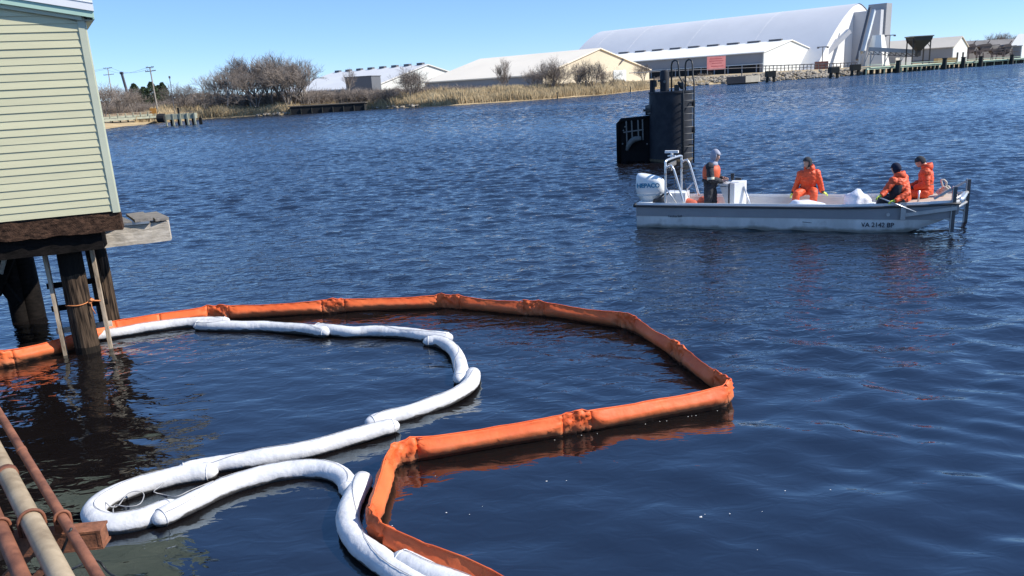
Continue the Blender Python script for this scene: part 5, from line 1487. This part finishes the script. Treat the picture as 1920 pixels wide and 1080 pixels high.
# ------------------------------------------------------------------ dock, caps, dolphins on the right
m_green = mat('pale_green_dock', (.38, .50, .38), .7, .15, .4)
m_dpile = mat('dark_wet_pile', (.018, .020, .018), .8, .3, .6)
dockl = [P(1624, 139.5), P(1700, 134), P(1760, 129.5), P(1830, 124.5), P(1890, 119.8), P(1960, 114.5)]
dock = empty('long_dock', dockl[0], 'long pale green dock on dark pilings along the right shore', 'dock'); bpy.context.view_layer.update()
for i in range(len(dockl) - 1):
    a, b = dockl[i], dockl[i + 1]
    q = MB(); q.bar(a + Vector((0, 3, 2.45)), b + Vector((0, 3, 2.45)), 6, .35); hchild(q, 'deck', m_green, dock)
    q = MB(); q.bar(a + Vector((0, -.2, 1.95)), b + Vector((0, -.2, 1.95)), .3, .55); hchild(q, 'stringer', m_green, dock)
    q = MB(); q.bar(a + Vector((0, .1, 3.4)), b + Vector((0, .1, 3.4)), .14, .14); hchild(q, 'handrail', m_green, dock)
    n = max(3, int((b - a).length / 4.6))
    for k in range(n):
        c = a.lerp(b, k / n)
        q = MB(); q.tube([c + Vector((0, .2, -.5)), c + Vector((0, .2, 2.2))], .24, 6); hchild(q, 'piling', m_dpile if k % 3 else m_green, dock)
        q = MB(); q.box(c + Vector((1.2, 3.4, .9)), (1.6, .3, 2.2)); hchild(q, 'cross_wall', m_dpile, dock)
for k, x in enumerate((1683, 1770, 1805, 1838, 1896)):
    c = P(x, [135.5, 129.3, 126.6, 124.2, 119.6][k]); q = MB(); q.tube([c + zv * -.5, c + zv * 4.3], [1.1, .9], 8); q.tube([c + zv * 4.3, c + zv * 4.6], 1.15, 8)
    tag(q.build('fender_pile', m_dpile), 'dark fender pile cluster, %s along the green dock from the left' % ('first', 'second', 'third', 'fourth', 'fifth')[k], 'piling', 'fender piles along the green dock')
def cap_block(px0, px1, split, top, bot, label, post=None):
    a = P(px0, bot); b = P(px1, bot - (px1 - px0) * .056); c = P(split, bot - (split - px0) * .056)
    h = (bot - top) * a.y / F
    e = empty('concrete_dolphin', a, label, 'dolphin'); bpy.context.view_layer.update()
    dp = Vector((.35, .94, 0)) * ((b - a).length * .45)
    q = MB(); q.prism([a + zv * .15, c + zv * .0 + zv * .15, c + zv * h, a + zv * h], dp); hchild(q, 'shaded_block', mat('shade_dark_concrete', (.045, .047, .055), .9, .2, .6), e)  # shade of the left half painted in as darker concrete
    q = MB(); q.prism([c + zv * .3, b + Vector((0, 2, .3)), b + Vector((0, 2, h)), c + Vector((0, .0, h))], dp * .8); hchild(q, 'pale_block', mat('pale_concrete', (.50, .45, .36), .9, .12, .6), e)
    q = MB(); q.prism([a + Vector((.4, .4, -.5)), b + Vector((-.4, 2.4, -.5)), b + Vector((-.4, 2.4, .25)), a + Vector((.4, .4, .25))], dp * .7); hchild(q, 'footing', m_dpile, e)
    m_ = a.lerp(b, .42) + dp * .3
    q = MB(); q.tube([m_ + zv * h, m_ + zv * (h + 1.5)], .16, 6); q.ball(m_ + zv * (h + 1.5), .25, 6, 5); hchild(q, 'post', m_bare, e)
cap_block(1077, 1126, 1098, 166.5, 179.5, 'concrete mooring block off the reeds, left of the steel dolphin')
cap_block(1362, 1428, 1398, 145.5, 158.5, 'long concrete mooring block right of the steel dolphin')
for k, (x, y_) in enumerate(((1447, 153), (1566, 145.5), (1606, 141))):
    c = P(x, y_); s_ = c.y / F
    e = empty('small_dolphin', c, ('small dark dolphin next to the long mooring block', 'small dark dolphin below the pump house', 'squat dolphin at the dock\'s left end')[k], 'dolphin', 'small dolphins on the right shore'); bpy.context.view_layer.update()
    w_ = 15 * s_; h = 19 * s_
    q = MB(); q.box(c + Vector((0, 1.5, h * .72)), (w_, 3, h * .56)); hchild(q, 'cap', m_dpile, e)
    for s2 in (-.36, .36):
        q = MB(); q.bar(c + Vector((s2 * w_ * 1.25, 1.2, -.5)), c + Vector((s2 * w_, 1.2, h * .6)), w_ * .27); hchild(q, 'pile', m_dpile, e)
# rock revetment
rnd = random.Random(21)
q = MB()
def rock(c, r):
    n0 = len(q.v); q.ball(c, (r * rnd.uniform(.8, 1.4), r * rnd.uniform(.8, 1.3), r * rnd.uniform(.6, .9)), 6, 4)
    for i in range(n0, len(q.v)):
        d = Vector(q.v[i]) - Vector(c); q.v[i] = tuple(Vector(c) + d * rnd.uniform(.75, 1.2))
for k in range(620):
    x = rnd.uniform(1290, 1625); t = rnd.random()
    i = max(j for j in range(len(SHORE)) if SHORE[j][0] <= x); a, b = SHORE[i], SHORE[i + 1]
    yy = a[1] + (b[1] - a[1]) * (x - a[0]) / (b[0] - a[0]); p = P(x, yy)
    rock(Vector((p.x, p.y + t * 7, t * 2.3 + .1)), rnd.uniform(.35, .8))
for k in range(160):
    x = rnd.choice((rnd.uniform(480, 560), rnd.uniform(690, 790))); i = max(j for j in range(len(SHORE)) if SHORE[j][0] <= x); a, b = SHORE[i], SHORE[i + 1]
    yy = a[1] + (b[1] - a[1]) * (x - a[0]) / (b[0] - a[0]); p = P(x, yy); t = rnd.random()
    rock(Vector((p.x, p.y + t * 5, t * 1.1)), rnd.uniform(.2, .55))
tag(q.build('rock_revetment', mat('tan_rock', (.27, .22, .16), .95, .35, .8, col2=(.42, .37, .30))), 'tumbled tan rocks along the far shore', 'rocks', kind='stuff')

# ------------------------------------------------------------------ left shore: bulkhead, walkway, platform, posts
a, b = P(545, 213.5), P(684, 205.5)
bh = empty('bulkhead', a, 'long black timber bulkhead at the foot of the left bank', 'bulkhead'); bpy.context.view_layer.update()
q = MB(); q.prism([a + zv * -.5, b + zv * -.5, b + zv * 1.45, a + zv * 1.45], Vector((-.3, 4.5, 0))); hchild(q, 'wall', m_open, bh)
q = MB(); q.prism([a + Vector((-.4, -.15, 1.45)), b + Vector((.3, -.15, 1.45)), b + Vector((.3, -.15, 1.65)), a + Vector((-.4, -.15, 1.65))], Vector((-.3, 5, 0))); hchild(q, 'coping', mat('grey_coping', (.12, .10, .08), .9, .2, .8), bh)
for k in range(8):
    c = a.lerp(b, k / 7); q = MB(); q.tube([c + Vector((0, -.12, -.5)), c + Vector((0, -.12, 1.02))], .13, 6); hchild(q, 'pile', m_dpile, bh)
# walkway with railing, leading in from the left
m_gwood = mat('grey_green_wood', (.30, .31, .24), .9, .2, 1.2)
m_rwood = mat('brown_rail_wood', (.24, .18, .13), .9, .2, 1.2)
wa, wb = P(150, 241), P(296, 229)
wk = empty('boardwalk', wa, 'timber boardwalk with railing at the left edge of the far bank', 'boardwalk'); bpy.context.view_layer.update()
wd_ = (wb - wa); n = 10
q = MB(); q.bar(wa + zv * 1.15, wb + zv * 1.15, 1.6, .42); hchild(q, 'deck', m_gwood, wk)
for dz in (2.25, 1.9):
    q = MB(); q.bar(wa + Vector((0, -.7, dz)), wb + Vector((0, -.7, dz)), .1, .13); hchild(q, 'rail', m_rwood, wk)
for i in range(n + 1):
    c = wa.lerp(wb, i / n); q = MB(); q.box(c + Vector((0, -.72, 1.55)), (.2, .2, 1.5)); hchild(q, 'post', m_gwood, wk)
    q = MB(); q.tube([c + zv * -.5, c + zv * 1.0], .16, 6); hchild(q, 'piling', m_dpile, wk)
    if i < n:
        q = MB(); q.box(wa.lerp(wb, (i + .5) / n) + Vector((0, -.7, 1.62)), (wd_.length / n * .8, .04, .34), (wd_.normalized(), zv.cross(wd_.normalized()), zv)); hchild(q, 'rail_panel', m_gwood, wk)
os_ = D(287, 208, wb.y - 1.4)
q = MB(); q.box(os_, (1.35, .08, 1.1)); q.bar(os_ + Vector((0, .06, -.5)), Vector((os_.x, os_.y + .06, .9)), .1); tag(q.build('notice_board', mat('orange_notice', (.62, .27, .05), .6, .1, 2)), 'orange notice board on the boardwalk railing', 'sign')
pa, pb = P(300, 237), P(367, 233)
pf = empty('fender_platform', pa, 'grey-green timber platform on dark legs in the water, left', 'platform'); bpy.context.view_layer.update()
q = MB(); q.bar(pa + Vector((1.2, .8, 1.45)), pb + Vector((0, .8, 1.45)), 1.6, .9); hchild(q, 'deck_frame', m_gwood, pf)
for i in range(5):
    c = pa.lerp(pb, .2 + .8 * i / 4); q = MB(); q.box(c + Vector((0, -.1, .75)), (.26, .26, 2.4)); hchild(q, 'post', m_gwood, pf)
    q = MB(); q.box(c + Vector((.55, 1.0, .4)), (.5, .3, 1.3)); hchild(q, 'leg', m_open, pf)
q = MB(); c = pa + Vector((.5, 0, 1.35)); q.tube([c + Vector((-.6, 0, 0)), c + Vector((.6, 0, 0))], .75, 12); hchild(q, 'tyre_fender', m_open, pf)
q = MB(); q.box(pa.lerp(pb, .55) + Vector((0, .4, 2.4)), (.3, .3, 1.0)); hchild(q, 'bollard', m_open, pf)
q = MB(); q.bar(pa.lerp(pb, .72) + Vector((0, .2, 2.15)), pb + Vector((-.2, .2, 2.2)), .12); hchild(q, 'handrail', m_rwood, pf)
for k, (x, y_) in enumerate(((771, 199), (795, 198.5), (823, 196.5), (851, 195), (880, 194), (911, 192.3), (742, 201), (1045, 183.5), (1182, 171.5))):
    c = P(x, y_); q = MB(); q.tube([c + zv * -.5, c + zv * 1.35], [.16, .13], 6); tag(q.build('mooring_post', m_dpile), ('second post from the left of the row in the shallows', 'third post from the left in the shallows row', 'fourth post from the left in the shallows row', 'fifth post from the left in the shallows row', 'sixth post from the left in the shallows row', 'seventh post, right end of the close shallows row', 'leftmost post of the row in the shallows', 'lone post left of the concrete block', 'lone post left of the steel dolphin')[k], 'post', 'posts in the shallows')
# utility poles, light pole, crane, wires
m_pole = mat('grey_utility_pole', (.30, .27, .23), .85, .15, .8)
def upole(xb, yb, xt, yt, y_, arms, label):
    t_ = D(xt, yt, y_); b_ = D(xb, yb, y_); b_.z = 1.0
    e = empty('utility_pole', b_, label, 'utility pole', 'utility poles on the left bank'); bpy.context.view_layer.update()
    q = MB(); q.tube([b_, t_], [.20, .13], 8); hchild(q, 'pole', m_pole, e)
    for f_, w_ in arms:
        c = t_.lerp(b_, f_); q = MB(); q.bar(c + Vector((-w_, 0, .0)), c + Vector((w_, 0, .15)), .16, .16); hchild(q, 'crossarm', mat('crossarm', (.12, .11, .10), .8), e)
        for s_ in (-.9, -.5, .5, .9):
            q = MB(); q.tube([c + Vector((w_ * s_, 0, .1)), c + Vector((w_ * s_, 0, .32))], .06, 6); hchild(q, 'insulator', m_vent, e)
    return t_
u1 = upole(297, 215, 281, 127, 176, ((.0, .85), (.075, 1.15)), 'tall leaning utility pole right of the boardwalk')
u2 = upole(212, 195, 202, 128, 260, ((.0, 1.4), (.14, 1.7)), 'utility pole farther off at the left, above the brush')
q = MB()
for s_ in (-1, 1):
    a, b = u2 + Vector((s_ * 1.2, 0, 0)), u1 + Vector((s_ * .8, 0, 0)); q.tube([a.lerp(b, t / 12) - zv * (1.3 * math.sin(PI * t / 12)) for t in range(13)], .025, 4)
    q.tube([a.lerp(a + Vector((-60, 40, 0)), t / 8) - zv * (1.3 * math.sin(PI * t / 8)) for t in range(9)], .025, 4)
tag(q.build('power_line', m_vent), 'thin power lines between the two utility poles', 'wires')
t_ = D(318, 146, 165); b_ = D(328, 214, 165)
q = MB(); q.tube([Vector((b_.x, b_.y, .8)), t_], .07, 6); q.tube([t_ + zv * -.1, t_ + zv * .35], .2, 8); tag(q.build('light_pole', m_vent), 'thin pole with a round head above the reeds', 'pole')
t_ = D(228, 137, 420); b_ = D(239, 170, 420)
q = MB(); q.bar(b_ + Vector((0, 0, -4)), t_, 1.0); q.box(t_, (1.6, 1, 1.2)); tag(q.build('crane_boom', m_vent), 'slanting crane boom sticking up beyond the left trees', 'crane')

# ------------------------------------------------------------------ bare trees, brush, evergreens, reeds
m_bark = mat('grey_bark', (.19, .165, .145), .95, .25, 1.5)
m_twig = mat('brown_twigs', (.235, .195, .165), .95, .2, .8)
m_barkp = mat('pale_bark', (.32, .29, .26), .95, .2, 1.5)
def seg(mbx, a, b, ra, rb, n=3):
    t = (b - a)
    if t.length < 1e-6: return
    t.normalize(); u_ = t.cross(Vector((.31, .53, .79))).normalized(); v_ = t.cross(u_)
    o = len(mbx.v)
    for p, r in ((a, ra), (b, rb)):
        for k in range(n):
            th = 2 * PI * k / n; mbx.v.append(tuple(p + u_ * (r * math.cos(th)) + v_ * (r * math.sin(th))))
    for k in range(n):
        mbx.f.append((o + k, o + (k + 1) % n, o + n + (k + 1) % n, o + n + k)); mbx.mi.append(0)
def grow(rn, trunk, crown, p, d, L, r, lev, maxlev, spread, upb, kids):
    tgt = trunk if lev <= 1 else crown
    n = 3 if lev < 2 else 2
    cur = p
    pts = [p]
    for i in range(n):
        d = (d + Vector((rn.gauss(0, .13), rn.gauss(0, .13), rn.gauss(0, .06) + upb * .12))).normalized()
        nx = cur + d * (L / n)
        seg(tgt, cur, nx, r * (1 - .35 * i / n), r * (1 - .35 * (i + 1) / n), 6 if lev == 0 else (4 if lev == 1 else 3))
        cur = nx; pts.append(cur)
    if lev >= maxlev: return
    for k in range(kids[lev]):
        f_ = rn.uniform(.35, 1.0) if lev else rn.uniform(.25, 1.0)
        i = min(n - 1, int(f_ * n)); q_ = pts[i].lerp(pts[i + 1], f_ * n - i)
        a = rn.uniform(0, 2 * PI); sdv = d.cross(Vector((math.cos(a), math.sin(a), .2))).normalized()
        nd = (d * (1 - spread * .55) + sdv * spread * rn.uniform(.6, 1.2) + Vector((0, 0, upb))).normalized()
        grow(rn, trunk, crown, q_, nd, L * rn.uniform(.55, .8), max(r * .5, .015), lev + 1, maxlev, spread, upb, kids)
def make_tree(seed, h, r, spread, upb, kids, barkm, stems=1):
    rn = random.Random(seed); T, Cc = MB(), MB()
    for s_ in range(stems):
        a = 2 * PI * s_ / stems + rn.random(); lean = .0 if stems == 1 else .28
        grow(rn, T, Cc, Vector((.25 * math.cos(a) * (stems > 1), .25 * math.sin(a) * (stems > 1), -.3)), Vector((lean * math.cos(a), lean * math.sin(a), 1)).normalized(), h * .42, r, 0, 4, spread, upb, kids)
    zm = max(v[2] for v in Cc.v)
    for M_ in (T, Cc): M_.v = [(v[0] * h / zm, v[1] * h / zm, v[2] * h / zm) for v in M_.v]
    e = empty('bare_tree', (0, 0, -50))
    T.build('trunk', barkm, e, recalc=False); Cc.build('crown', m_twig, e, recalc=False)
    return e
protos = [make_tree(3, 10, .15, .5, .34, (5, 5, 5, 4), m_barkp, 3), make_tree(11, 10, .17, .55, .34, (7, 5, 5, 5), m_barkp), make_tree(17, 10, .12, .62, .28, (5, 5, 4, 4), m_bark, 4), make_tree(29, 10, .10, .75, .2, (5, 5, 4, 4), m_bark, 4)]
used = set()
def place_tree(pi, px, ybase, ytop, dep, label, group, sx_=1.0, name='bare_tree', rn=random.Random(5)):
    o = protos[pi] if pi not in used else copy_tree(protos[pi]); used.add(pi)
    b_ = D(px, ybase, dep); t_ = D(px, ytop, dep); gz = max(.3, min(b_.z, 2.2))
    h = (t_.z - gz)
    o.location = (b_.x, b_.y, gz); o.scale = (h / 10 * sx_, h / 10 * sx_, h / 10); o.rotation_euler = (0, 0, rn.uniform(0, 6.28))
    o.name = name
    tag(o, label, 'tree' if name == 'bare_tree' else 'shrub', group)
    return o
for k, (pi, x, yt, dp, sx_) in enumerate(((1, 425, 116, 185, 1), (0, 448, 106, 188, 1.15), (1, 470, 98, 186, 1.2), (2, 492, 94, 190, 1.2), (0, 512, 93, 186, 1.2), (1, 531, 96, 188, 1.2), (2, 549, 98, 185, 1.25), (0, 568, 102, 187, 1.15), (1, 582, 112, 189, 1), (2, 408, 124, 190, 1.1), (3, 480, 112, 182, 1.2), (3, 540, 110, 182, 1.2))):
    place_tree(pi, x, 192, yt, dp, ('second', 'third', 'fourth', 'sixth', 'seventh', 'eighth', 'tenth', 'eleventh', 'twelfth', 'first', 'fifth', 'ninth')[k] + ' bare tree from the left in the tall bank clump', 'trees of the big clump', sx_)
place_tree(3, 768, 184, 117, 186, 'round grey bare shrub tree before the white shed', 'shrub trees along the bank', 1.15)
place_tree(2, 775, 184, 126, 190, 'second stem clump inside the round grey shrub before the white shed', 'shrub trees along the bank', 1.1)
place_tree(1, 653, 180, 124, 215, 'thin lone bare tree at the left end of the white shed', 'shrub trees along the bank', .6)
place_tree(0, 946, 176, 106, 205, 'thin bare tree left of the dark middle trees', 'shrub trees along the bank', .9)
place_tree(3, 1005, 174, 118, 202, 'low bushy tree at the left foot of the dark middle trees', 'shrub trees along the bank', 1.1)
place_tree(2, 1032, 174, 100, 200, 'dark bushy bare tree before the cream warehouse', 'shrub trees along the bank', 1.05)
place_tree(3, 1044, 174, 112, 203, 'dark bare tree close right of the bushiest one', 'shrub trees along the bank', 1)
place_tree(0, 1085, 172, 112, 206, 'bare tree with pale twigs before the cream gable', 'shrub trees along the bank', 1.1)
place_tree(2, 1112, 171, 104, 206, 'rounded pale bare tree right before the cream gable peak', 'shrub trees along the bank', 1.05)
place_tree(3, 1135, 169, 122, 210, 'low bare tree at the right of the cream gable group', 'shrub trees along the bank', 1)
place_tree(2, 1207, 152, 113, 270, 'small bare tree at the right corner of the cream warehouse', 'shrub trees along the bank', .95)
place_tree(3, 1318, 150, 134, 322, 'small round bush left of the billboard posts', 'shrub trees along the bank', 1.6)
place_tree(3, 195, 212, 148, 150, 'grey bare brush tree beside the house corner', 'brush trees at the left edge', 1.2)
place_tree(2, 225, 205, 152, 168, 'grey bare brush tree behind the boardwalk', 'brush trees at the left edge', 1.3)
place_tree(3, 252, 204, 160, 172, 'low grey brush tree left of the tall utility pole', 'brush trees at the left edge', 1.4)
place_tree(2, 345, 196, 149, 186, 'brown brush tree right of the thin pole', 'brush trees at the left edge', 1.4)
place_tree(3, 385, 196, 160, 180, 'dark brush tree left of the big clump', 'brush trees at the left edge', 1.4)
# far bare trees at the right edge
for k, x in enumerate((1868, 1884, 1900, 1916, 1830, 1790)):
    place_tree((0, 2, 1)[k % 3], x, 84, (60, 56, 58, 62, 70, 69)[k], 620, ('third', 'fourth', 'fifth', 'sixth', 'second', 'first')[k] + ' far bare tree from the left above the grey shed', 'far trees at the right edge', 1.3)

# brush that reads as one mass along the bank
rn = random.Random(77)
bushes = []
for s_ in range(3):
    M_ = MB()
    for st in range(16):
        a = rn.uniform(0, 6.28); grow(rn, M_, M_, Vector((rn.gauss(0, .5), rn.gauss(0, .5), -.2)), Vector((.5 * math.cos(a), .5 * math.sin(a), 1)).normalized(), 1.6, .035, 2, 4, .8, .12, (0, 0, 4, 3))
    bushes.append(M_)
T = MB()
def brush(px, py, dep, h, w_):
    b_ = D(px, py, dep); M_ = rn.choice(bushes); a = rn.uniform(0, 6.28); c, s_ = math.cos(a), math.sin(a)
    k = h / 3.0; o = len(T.v); gz = max(.2, min(2.0, b_.z))
    T.v += [(b_.x + (v[0] * c - v[1] * s_) * k * w_, b_.y + (v[0] * s_ + v[1] * c) * k * w_, gz + v[2] * k) for v in M_.v]
    T.f += [tuple(o + i for i in f) for f in M_.f]; T.mi += [0] * len(M_.f)
for k in range(300):
    x = rn.uniform(165, 735)
    dep = rn.uniform(184, 212); h = rn.uniform(2.2, 4.2)
    if 240 < x < 300: h *= .75
    brush(x, 197 - (x - 165) * .012, dep, h, rn.uniform(.9, 1.5))
for k in range(210):
    x = rn.uniform(735, 1230); dep = 190 + (x - 735) * .1 + rn.uniform(0, 22); brush(x, 184 - (x - 735) * .03, dep, rn.uniform(2.0, 3.4) * (1.1 if 700 < x < 1150 else .7), rn.uniform(1, 1.5))
for k in range(60):
    x = rn.uniform(1230, 1420); brush(x, 152, rn.uniform(322, 345), rn.uniform(1.5, 2.6), 1.4)
tag(T.build('thicket', m_twig, recalc=False), 'brown leafless thicket along the far bank', 'brush', kind='stuff')
# evergreens
m_pine = mat('dark_pine', (.030, .050, .020), .9, .35, .8)
def pine(px, yt, dep, label, w_=1.0):
    t_ = D(px, yt, dep); gz = 1.8; h = t_.z - gz
    e = empty('pine_tree', (t_.x, t_.y, gz), label, 'tree', 'evergreens at the left'); bpy.context.view_layer.update()
    T_ = MB(); T_.tube([(t_.x, t_.y, gz), (t_.x, t_.y, gz + h * .9)], [.25, .06], 6); hchild(T_, 'trunk', m_bark, e)
    C_ = MB(); r_ = random.Random(int(px))
    for k in range(1500):
        f_ = r_.random() ** .8; z = gz + h * (.18 + .82 * f_); rad = h * .26 * w_ * (1 - f_) ** .7 * (.5 + .7 * r_.random()) + .15; a = r_.uniform(0, 6.28)
        c = Vector((t_.x + rad * math.cos(a), t_.y + rad * math.sin(a), z)); s_ = r_.uniform(.25, .5)
        d1 = Vector((r_.gauss(0, 1), r_.gauss(0, 1), r_.gauss(0, .5))).normalized() * s_; d2 = Vector((r_.gauss(0, 1), r_.gauss(0, 1), r_.gauss(0, 1))).normalized() * s_ * .5
        C_.add([c - d1, c + d2, c + d1, c - d2], [(0, 1, 2, 3)])
    hchild(C_, 'crown', m_pine, e)
for x, yt, dep, lab, w_ in ((250, 157, 265, 'dark pine left of the tall utility pole, leftmost', 1.4), (268, 163, 262, 'low dark pine between its two taller neighbours', 1.6), (282, 154, 258, 'green pine right behind the tall utility pole', 1.4), (303, 155, 262, 'dark pine right of the tall utility pole', 1.2), (296, 160, 268, 'small dark pine tucked behind the utility pole', 1.3)):
    pine(x, yt, dep, lab, w_)
# distant wooded ridge
q = MB(); r_ = random.Random(3)
for k in range(5200):
    x = r_.uniform(-300, 1000) if k % 3 else r_.uniform(1650, 2400); y_ = 700 + r_.uniform(0, 60)
    px_ = (x - 960) / F * y_; hmax = 7 + 5 * noise.noise(Vector((px_ * .012, 0, 0))) ; z = 2 + r_.random() ** .7 * max(2.5, hmax)
    c = Vector((px_, y_, z)); s_ = r_.uniform(.8, 1.8)
    q.add([c + Vector((-s_, 0, -s_ * .6)), c + Vector((s_, r_.uniform(-.5, .5), -s_ * .5)), c + Vector((s_ * .2, r_.uniform(-1, 1), s_))], [(0, 1, 2)])
tag(q.build('far_wood', mat('far_wood_brown', (.085, .075, .06), .95, .3, .05), recalc=False), 'far low wood on the horizon', 'wood', kind='stuff')
# reeds
m_reed = mat('dry_reed', (.44, .32, .175), .9, .3, .12, col2=(.68, .53, .31))
q = MB(); r_ = random.Random(12)
def reed(x, y, h):
    z = ground_z((x, y)); 
    if z < -.1: return
    z = max(z, 0) - .1
    a = r_.uniform(0, PI); w_ = r_.uniform(.04, .09); lx, ly = r_.gauss(0, .16) * h, r_.gauss(0, .12) * h
    q.add([(x - w_ * math.cos(a), y - w_ * math.sin(a), z), (x + w_ * math.cos(a), y + w_ * math.sin(a), z), (x + lx * .6 + w_, y + ly * .6, z + h * .75), (x + lx, y + ly, z + h)], [(0, 1, 2), (0, 2, 3)])
cnt = 0
spans = [(195, 545, 42, 1.7), (690, 1215, 16, 1.9), (1215, 1330, 12, 1.2), (545, 690, 10, .8), (470, 560, 20, 1.2)]
for x0, x1, depth, hh in spans:
    for k in range(int((x1 - x0) * 62)):
        x = r_.uniform(x0, x1); i = max(j for j in range(len(SHORE)) if SHORE[j][0] <= x); a, b = SHORE[i], SHORE[i + 1]
        yy = a[1] + (b[1] - a[1]) * (x - a[0]) / (b[0] - a[0]); p = P(x, yy)
        d = r_.random() ** 1.3 * depth
        reed(p.x - .15 * d, p.y + 1.0 + d, hh * r_.uniform(.6, 1.15) * (1 + .55 * noise.noise(Vector((p.x * .13, d * .2, 0))) + .3 * noise.noise(Vector((p.x * .5, d * .3, 5)))))
tag(q.build('reeds', m_reed, recalc=False), 'dry tan reeds along the far waterline', 'reeds', kind='stuff')
